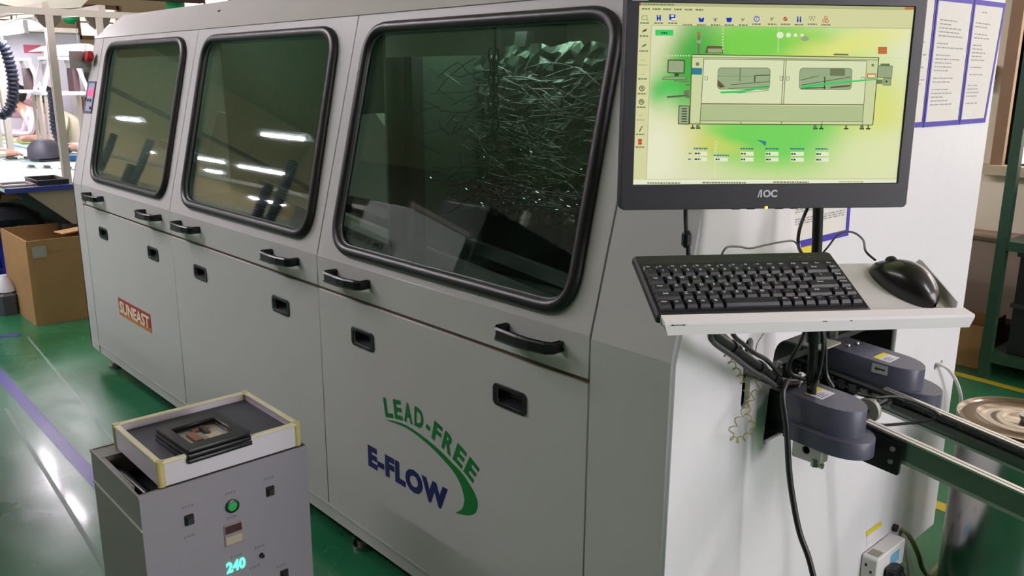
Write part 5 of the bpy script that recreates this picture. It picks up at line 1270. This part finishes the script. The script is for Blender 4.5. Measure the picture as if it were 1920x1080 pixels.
# white trapezoid test jigs standing on the bench
def jig(x, y, lab, h=.36):
    r = thing('test_jig', lab, 'jig', (x, y, .751), group='white framed jigs above the bench')
    M = Matrix.Translation((x, y, 1.255)) @ Matrix.Diagonal((.8, .8, .8, 1))
    MB().box((-.18, -.24, 0), (.18, .24, .035), M).obj('jig_base', WHITE, r, local=False)
    for s in (-1, 1):
        MB().prism([(-.24+.0, .035), (-.20, .035), (-.10, h), (-.14, h)], 'x', s*.16-.012, s*.16+.012, M).obj('side_frame', WHITE, r, local=False); MB().prism([(.24, .035), (.20, .035), (.10, h), (.14, h)], 'x', s*.16-.012, s*.16+.012, M).obj('side_frame', WHITE, r, local=False)
    MB().box((-.17, -.15, h), (.17, .15, h+.03), M).obj('jig_top', WHITE, r, local=False)
    MB().box((-.10, .10, .035), (.10, .16, h-.08), M).obj('dark_block', mat('jig_brown', (70, 48, 50), .6), r, local=False)
    MB().box((-.10, -.14, .20), (.10, -.04, h-.04), M).obj('inner_plate', mat('jig_grey', (180, 178, 184), .5), r, local=False)
    for sx in (-.15, .15):
        for sy in (-.2, .2): MB().box((sx-.015, sy-.015, -.63), (sx+.015, sy+.015, 0), M).obj('stand_leg', ALU_P, r, local=False)
    return r
jig(-7.25, 1.0, 'white framed jig right of the front aluminium post'); jig(-8.3, .90, 'white framed jig left of the front aluminium post')
# upper white machine housings and red labelled carton on top
ck = thing('control_cabinet', 'white cabinet with a red panel behind the aluminium posts', 'cabinet', (-10.6, 1.6, 0))
MB().bbox((-10.9, 1.15, 0), (-10.3, 2.1, 1.9), .02).obj('cabinet_body', mat('cab_white', (214, 214, 222), .5), ck, local=False)
MB().box((-10.3, 1.48, 1.66), (-10.29, 1.66, 1.75)).obj('red_panel', mat('panel_pinkred', (190, 90, 110), .5), ck, local=False)
MB().box((-10.3, 1.25, .95), (-10.29, 1.62, 1.15)).obj('pink_panel', mat('panel_pink', (190, 150, 160), .5), ck, local=False)
oc = thing('reflow_oven', 'grey rounded oven hood behind the gantry at the top left', 'oven', (-9.5, 2.7, 0))
MB().prism([(2.2, 0), (2.2, 1.45), (2.35, 1.72), (2.7, 1.80), (3.6, 1.80), (3.6, 0)], 'x', -13.5, -8.6).obj('oven_body', mat('oven_grey', (168, 170, 166), .45), oc, local=False)
MB().box((-8.6, 2.25, .8), (-8.58, 3.0, 1.42)).obj('oven_door', mat('oven_door', (146, 150, 146), .45), oc, local=False)
bc = thing('brown_carton', 'brown carton on a rack behind the posts, beside the machine', 'carton', (-10.1, 2.03, .98))
MB().bbox((-10.25, 1.93, .96), (-9.96, 2.14, 1.17), .005).obj('carton_body', mat('carton_brown', (120, 82, 50), .7), bc, local=False)
for y in (1.92, 2.15): MB().box((-10.26, y-.01, 0), (-9.95, y+.01, 1.3)).obj('rack_side', ALU_P, bc, local=False)
MB().box((-10.26, 1.92, .93), (-9.95, 2.15, .96)).obj('rack_shelf', ALU_P, bc, local=False)
# roof truss and hanging sign far behind
tr_ = thing('roof_duct', 'wide cream ventilation duct under the ceiling at the top left', 'duct', (-9, 1.2, 2.1))
MB().prism([(.5, 2.45), (.9, 2.12), (1.25, 2.05), (1.75, 2.10), (1.95, 2.3), (1.95, 2.6), (.5, 2.6)], 'x', -10.4, -9.0).obj('duct_body', mat('duct_cream', (176, 176, 158), .5), tr_, local=False)
MB().box((-9.9, 1.1, 2.6), (-9.5, 1.3, 4.6)).obj('duct_riser', mat('duct_cream', (176, 176, 158), .5), tr_, local=False)
rb = thing('roof_beam', 'dark reddish steel beam near the ceiling at the top left', 'beam', (-14, 3, 2.9))
MB().box((-14.1, 2.6, 2.62), (-13.9, 5.2, 2.86), Matrix.Identity(4)).obj('beam_web', mat('beam_maroon', (96, 70, 72), .6), rb, local=False)
MB().box((-14.15, -9.5, 2.86), (-13.85, 9.8, 2.90)).obj('beam_flange', mat('beam_maroon', (96, 70, 72), .6), rb, local=False)
gs = []
for (x, y, z, s, lab) in ((-15, 5.13, 2.62, .17, 'round green lantern hanging near the far windows, above the machine'), (-15, 3.36, 2.36, .12, 'small round green lantern between the aluminium posts')):
    r = thing('green_lantern', lab, 'lantern', (x, y, z), group='green lanterns near the far windows')
    MB().lathe([(0, s), (s*.6, s*.9), (s*.95, s*.45), (s*.95, -s*.5), (s*.6, -s*.9), (0, -s)], seg=18).obj('shade', mat('lantern_green', (40, 200, 120), .5), r, smooth=True)
    MB().cyl((0, 0, s), (0, 0, 4.6-z), .006, 6).obj('hanger', DARK, r)
# ---- what stands on the photographer's side and shows only as a reflection in the windows
rf = thing('spare_gantry', 'aluminium rail frame mirrored in the window glass, across the aisle', 'frame', (-6.5, -2.6, 0))
for z in (1.405, 1.675): MB().box((-12, -2.62, z), (-3.28, -2.58, z+.035)).obj('rail_bar', ALU_P, rf, local=False)
for x in (-11.9, -8.9, -5.9, -3.3): MB().box((x-.02, -2.62, 0), (x+.02, -2.58, 1.9)).obj('post', ALU_P, rf, local=False)
MB().box((-12, -3.3, .73), (-3.3, -2.62, .76)).obj('work_top', BTOP, rf, local=False)
for i, (x, z) in enumerate(((-8.6, 1.42), (-9.9, 1.40), (-6.35, 1.5), (-11.2, 1.5))):
    flex_duct('fume_hose', ['corrugated hose mirrored at the left edge of the middle window', 'corrugated hose mirrored low in the left window', 'corrugated hose mirrored low at the right of the middle window', 'second corrugated hose mirrored low in the left window'][i],
              [(x, -2.45, 1.95), (x+.04, -2.45, z+.2), (x+.02, -2.45, z-.1), (x-.10, -2.45, z-.3), (x-.22, -2.45, z-.15), (x-.25, -2.45, z+.2)], .055)
eq = thing('equipment_table', 'table across the aisle, only mirrored in the near window', 'table', (-2.85, -1.7, 0))
MB().box((-3.2, -2.7, .98), (-2.5, -.80, 1.02)).obj('table_top', WHITE, eq, local=False)
for x in (-3.15, -2.55):
    for y in (-2.65, -.85): MB().box((x-.02, y-.02, 0), (x+.02, y+.02, .98)).obj('leg', ALU_P, eq, local=False)
em = thing('instrument', 'grey instrument marked EM-5700N, mirrored low at the left of the near window', 'instrument', (-2.8, -1.02, 1.02))
MB().bbox((-3.0, -1.185, 1.02), (-2.62, -.82, 1.225), .006).obj('housing', mat('inst_grey', (170, 174, 168), .5), em, local=False)
MX = Matrix(((0, 0, 1, -2.6195), (1, 0, 0, 0), (0, 1, 0, 0), (0, 0, 0, 1)))
link('marking', text_mesh('EM-5700N', .044, MX @ Matrix.Translation((-1.03, 1.172, 0)), .0003, .0006, sx=1.1), DARK, em, local=False, label='dark lettering EM-5700N')
wc = thing('white_panel_box', 'pale instrument box mirrored as a white panel in the near window', 'instrument', (-2.8, -1.38, 1.02))
MB().bbox((-3.0, -1.60, 1.02), (-2.6, -1.20, 1.42), .008).obj('housing', mat('panel_lav', (240, 234, 244), .5, noise=.05), wc, local=False)
MB().box((-2.61, -1.60, 1.42), (-2.59, -1.18, 1.445)).obj('top_edge', mat('panel_pinkish', (190, 170, 166), .5), wc, local=False)
dc = thing('dark_cabinet', 'black cabinet mirrored as a dark block in the near window', 'cabinet', (-2.8, -2.1, 1.02))
MB().bbox((-3.0, -2.62, 1.02), (-2.6, -1.66, 1.62), .01).obj('housing', mat('cab_black', (18, 20, 19), .3), dc, local=False)
MB().box((-2.61, -2.62, 1.62), (-2.59, -1.66, 1.628)).obj('edge_highlight', STEEL, dc, local=False)  # steel strip stands in for the highlight along the top edge

# ============================================================ PEOPLE AT THE BENCH
def person(name, label, base, face, shirt, trousers, lean=.25, reach=.42, hairm=HAIR, hand_z=.80, extra=None):
    """seated worker; base = seat point on the floor, face = heading angle; one continuous skinned body"""
    M = Matrix.Translation(base) @ Matrix.Rotation(face, 4, 'Z')      # local: +x is forwards
    J = {}; E_ = []; Rd = {}; T = {}
    def add(n, p, r, tagm, par=None):
        J[n] = Vector(p); Rd[n] = r; T[n] = tagm
        if par: E_.append((par, n))
    add('pelvis', (0, 0, .55), .135, 2); add('belly', (.03, 0, .70), .12, 1, 'pelvis'); add('chest', (.08+lean*.2, 0, .88), .135, 1, 'belly')
    add('collar', (.10+lean*.35, 0, 1.01), .085, 1, 'chest'); add('neck', (.12+lean*.45, 0, 1.075), .05, 0, 'collar')
    add('jaw', (.16+lean*.5, 0, 1.12), .062, 0, 'neck'); add('skull', (.165+lean*.5, 0, 1.20), .088, 0, 'jaw'); add('crown', (.15+lean*.5, 0, 1.26), .06, 3, 'skull')
    for s, S_ in ((1, 'l'), (-1, 'r')):
        add('sh'+S_, (.09+lean*.3, s*.17, .97), .055, 1, 'collar'); add('el'+S_, (.16+lean*.3, s*.23, .78), .043, 1, 'sh'+S_)
        add('wr'+S_, (.18+reach, s*.12, hand_z), .028, 1 if extra != 'bare' else 0, 'el'+S_); add('pa'+S_, (.24+reach, s*.105, hand_z), .030, 0, 'wr'+S_)
        for k in range(4): 
            add('f%s%d' % (S_, k), (.285+reach, s*(.075+.02*k), hand_z-.002), .0095, 0, 'pa'+S_); add('g%s%d' % (S_, k), (.315+reach-.006*abs(k-1.5), s*(.07+.02*k), hand_z-.022), .0085, 0, 'f%s%d' % (S_, k))
        add('th'+S_, (.25+reach, s*.06, hand_z-.008), .010, 0, 'pa'+S_)
        add('hip'+S_, (.05, s*.09, .53), .095, 2, 'pelvis'); add('kn'+S_, (.46, s*.13, .53), .066, 2, 'hip'+S_); add('an'+S_, (.42, s*.13, .11), .045, 2, 'kn'+S_)
        add('he'+S_, (.40, s*.13, .045), .042, 4, 'an'+S_); add('to'+S_, (.58, s*.14, .035), .034, 4, 'he'+S_)
    ks = list(J); me = bpy.data.meshes.new('t'); me.from_pydata([tuple(J[k]) for k in ks], [(ks.index(a), ks.index(b)) for a, b in E_], [])
    o = bpy.data.objects.new('t', me); COL.objects.link(o)
    o.modifiers.new('k', 'SKIN'); o.modifiers.new('s', 'SUBSURF').levels = 1
    for i, k in enumerate(ks): me.skin_vertices[0].data[i].radius = (Rd[k], Rd[k]*(1 if k not in ('chest', 'belly', 'pelvis') else 1.2)); me.skin_vertices[0].data[i].use_root = (k == 'pelvis')
    dg = bpy.context.evaluated_depsgraph_get(); dg.update(); bmme = bpy.data.meshes.new_from_object(o.evaluated_get(dg))
    bpy.data.objects.remove(o)
    bmme.materials.clear()
    SHOE = mat('shoe_dark', (40, 36, 40), .6)
    for m in (SKIN, shirt, trousers, hairm, SHOE): bmme.materials.append(m)
    segs = [(J[a], J[b], T[b]) for a, b in E_]
    for p in bmme.polygons:
        c = p.center; best = None
        for a, b, t in segs:
            ab = b-a; u = max(0, min(1, (c-a).dot(ab)/max(ab.length_squared, 1e-9))); dd = (c-(a+ab*u)).length
            if best is None or dd < best[0]: best = (dd, t)
        p.material_index = best[1]
    r = thing(name, label, 'person', base); r.rotation_euler = (0, 0, face)
    M = Matrix.Identity(4)
    link('body', bmme, None, r, smooth=True)
    hc = J['skull']
    MB().lathe([(0, .115), (.05, .108), (.088, .075), (.102, .03), (.102, -.02), (.085, -.06)], seg=20, M=Matrix.Translation(hc+Vector((-.022, 0, .01))) @ Matrix.Rotation(R(-18), 4, 'Y')).obj('hair', hairm, r, smooth=True)
    f = MB().add([hc+Vector(v) for v in ((.082, 0, .02), (.112, 0, -.022), (.084, .014, -.028), (.084, -.014, -.028))], [(0, 1, 2), (0, 3, 1), (1, 3, 2)]); f.obj('nose', SKIN, r)
    for s in (-1, 1):
        MB().lathe([(0, .006), (.006, .004), (.009, 0), (0, -.004)], seg=10, M=basis(hc+Vector((.082, s*.032, .005)), (0, 1, 0), (0, 0, 1), (1, 0, 0))).obj('eye', DARK, r)
        MB().lathe([(0, .008), (.014, .006), (.02, 0), (0, -.004)], seg=12, M=basis(hc+Vector((-.005, s*.09, -.01)), (1, 0, 0), (0, 0, 1.4), (0, s, 0))).obj('ear', SKIN, r)
    MB().box(tuple(hc+Vector((.076, -.02, -.056))), tuple(hc+Vector((.086, .02, -.048)))).obj('mouth', mat('lips', (150, 84, 80), .6), r)
    return r
def stool(loc, label, m):
    r = thing('plastic_stool', label, 'stool', loc, group='stools at the assembly bench')
    MB().lathe([(0, .455), (.135, .455), (.15, .445), (.155, .42), (.145, .42), (0, .43)], seg=24).obj('seat', m, r, smooth=True)
    for k in range(4):
        a = R(45+90*k); c, s = math.cos(a), math.sin(a)
        MB().tube([(c*.12, s*.12, .43), (c*.15, s*.15, .2), (c*.165, s*.165, 0)], [.028, .026, .024], 8).obj('leg', m, r, smooth=True)
    MB().tube([(.14*math.cos(R(30*k)), .14*math.sin(R(30*k)), .17) for k in range(12)], .014, 6, closed=True).obj('ring', m, r, smooth=True)
    return r
STB = mat('stool_blue', (34, 40, 190), .4)
PALE = mat('shirt_pale', (226, 214, 208), .8); PINK = mat('shirt_pink', (224, 200, 206), .8); DTR = mat('trousers_dark', (34, 34, 42), .85, noise=.3, nscale=14); YSH = mat('shirt_cream', (222, 216, 190), .8)
stool((-5.36, -.085, 0), 'blue plastic stool at the left edge under the seated worker', STB)
person('person', 'worker in dark trousers seated on the blue stool, only legs in the picture', (-5.44, -.22, 0), R(88), DTR, DTR, -.1, .08, hand_z=.66)
stool((-7.12, -.20, 0), 'stool hidden behind the first worker', STB)
person('person', 'worker reaching onto the bench from the left edge', (-7.12, -.14, 0), R(88), PALE, DTR, .2, .42, hand_z=.80)
stool((-8.7, 1.62, 0), 'stool behind the bench under the worker with cream shirt', STB)
person('person', 'worker in a cream shirt bowed over the bench between the hoses', (-8.7, 1.62, 0), R(-100), YSH, DTR, .5, .36, hand_z=.80, extra='bare')
stool((-9.9, 1.66, 0), 'stool behind the bench, farthest stool', STB)
person('person', 'worker farthest back behind the corrugated hose, in pink', (-9.9, 1.60, 0), R(-95), PINK, DTR, .4, .36, hand_z=.80)
stool((-7.4, 1.72, 0), 'stool behind the bench nearest the machine corner', STB)
person('person', 'worker in pink-white sleeves beside the machine corner', (-7.4, 1.68, 0), R(-95), PINK, DTR, .3, .40, hand_z=.80)
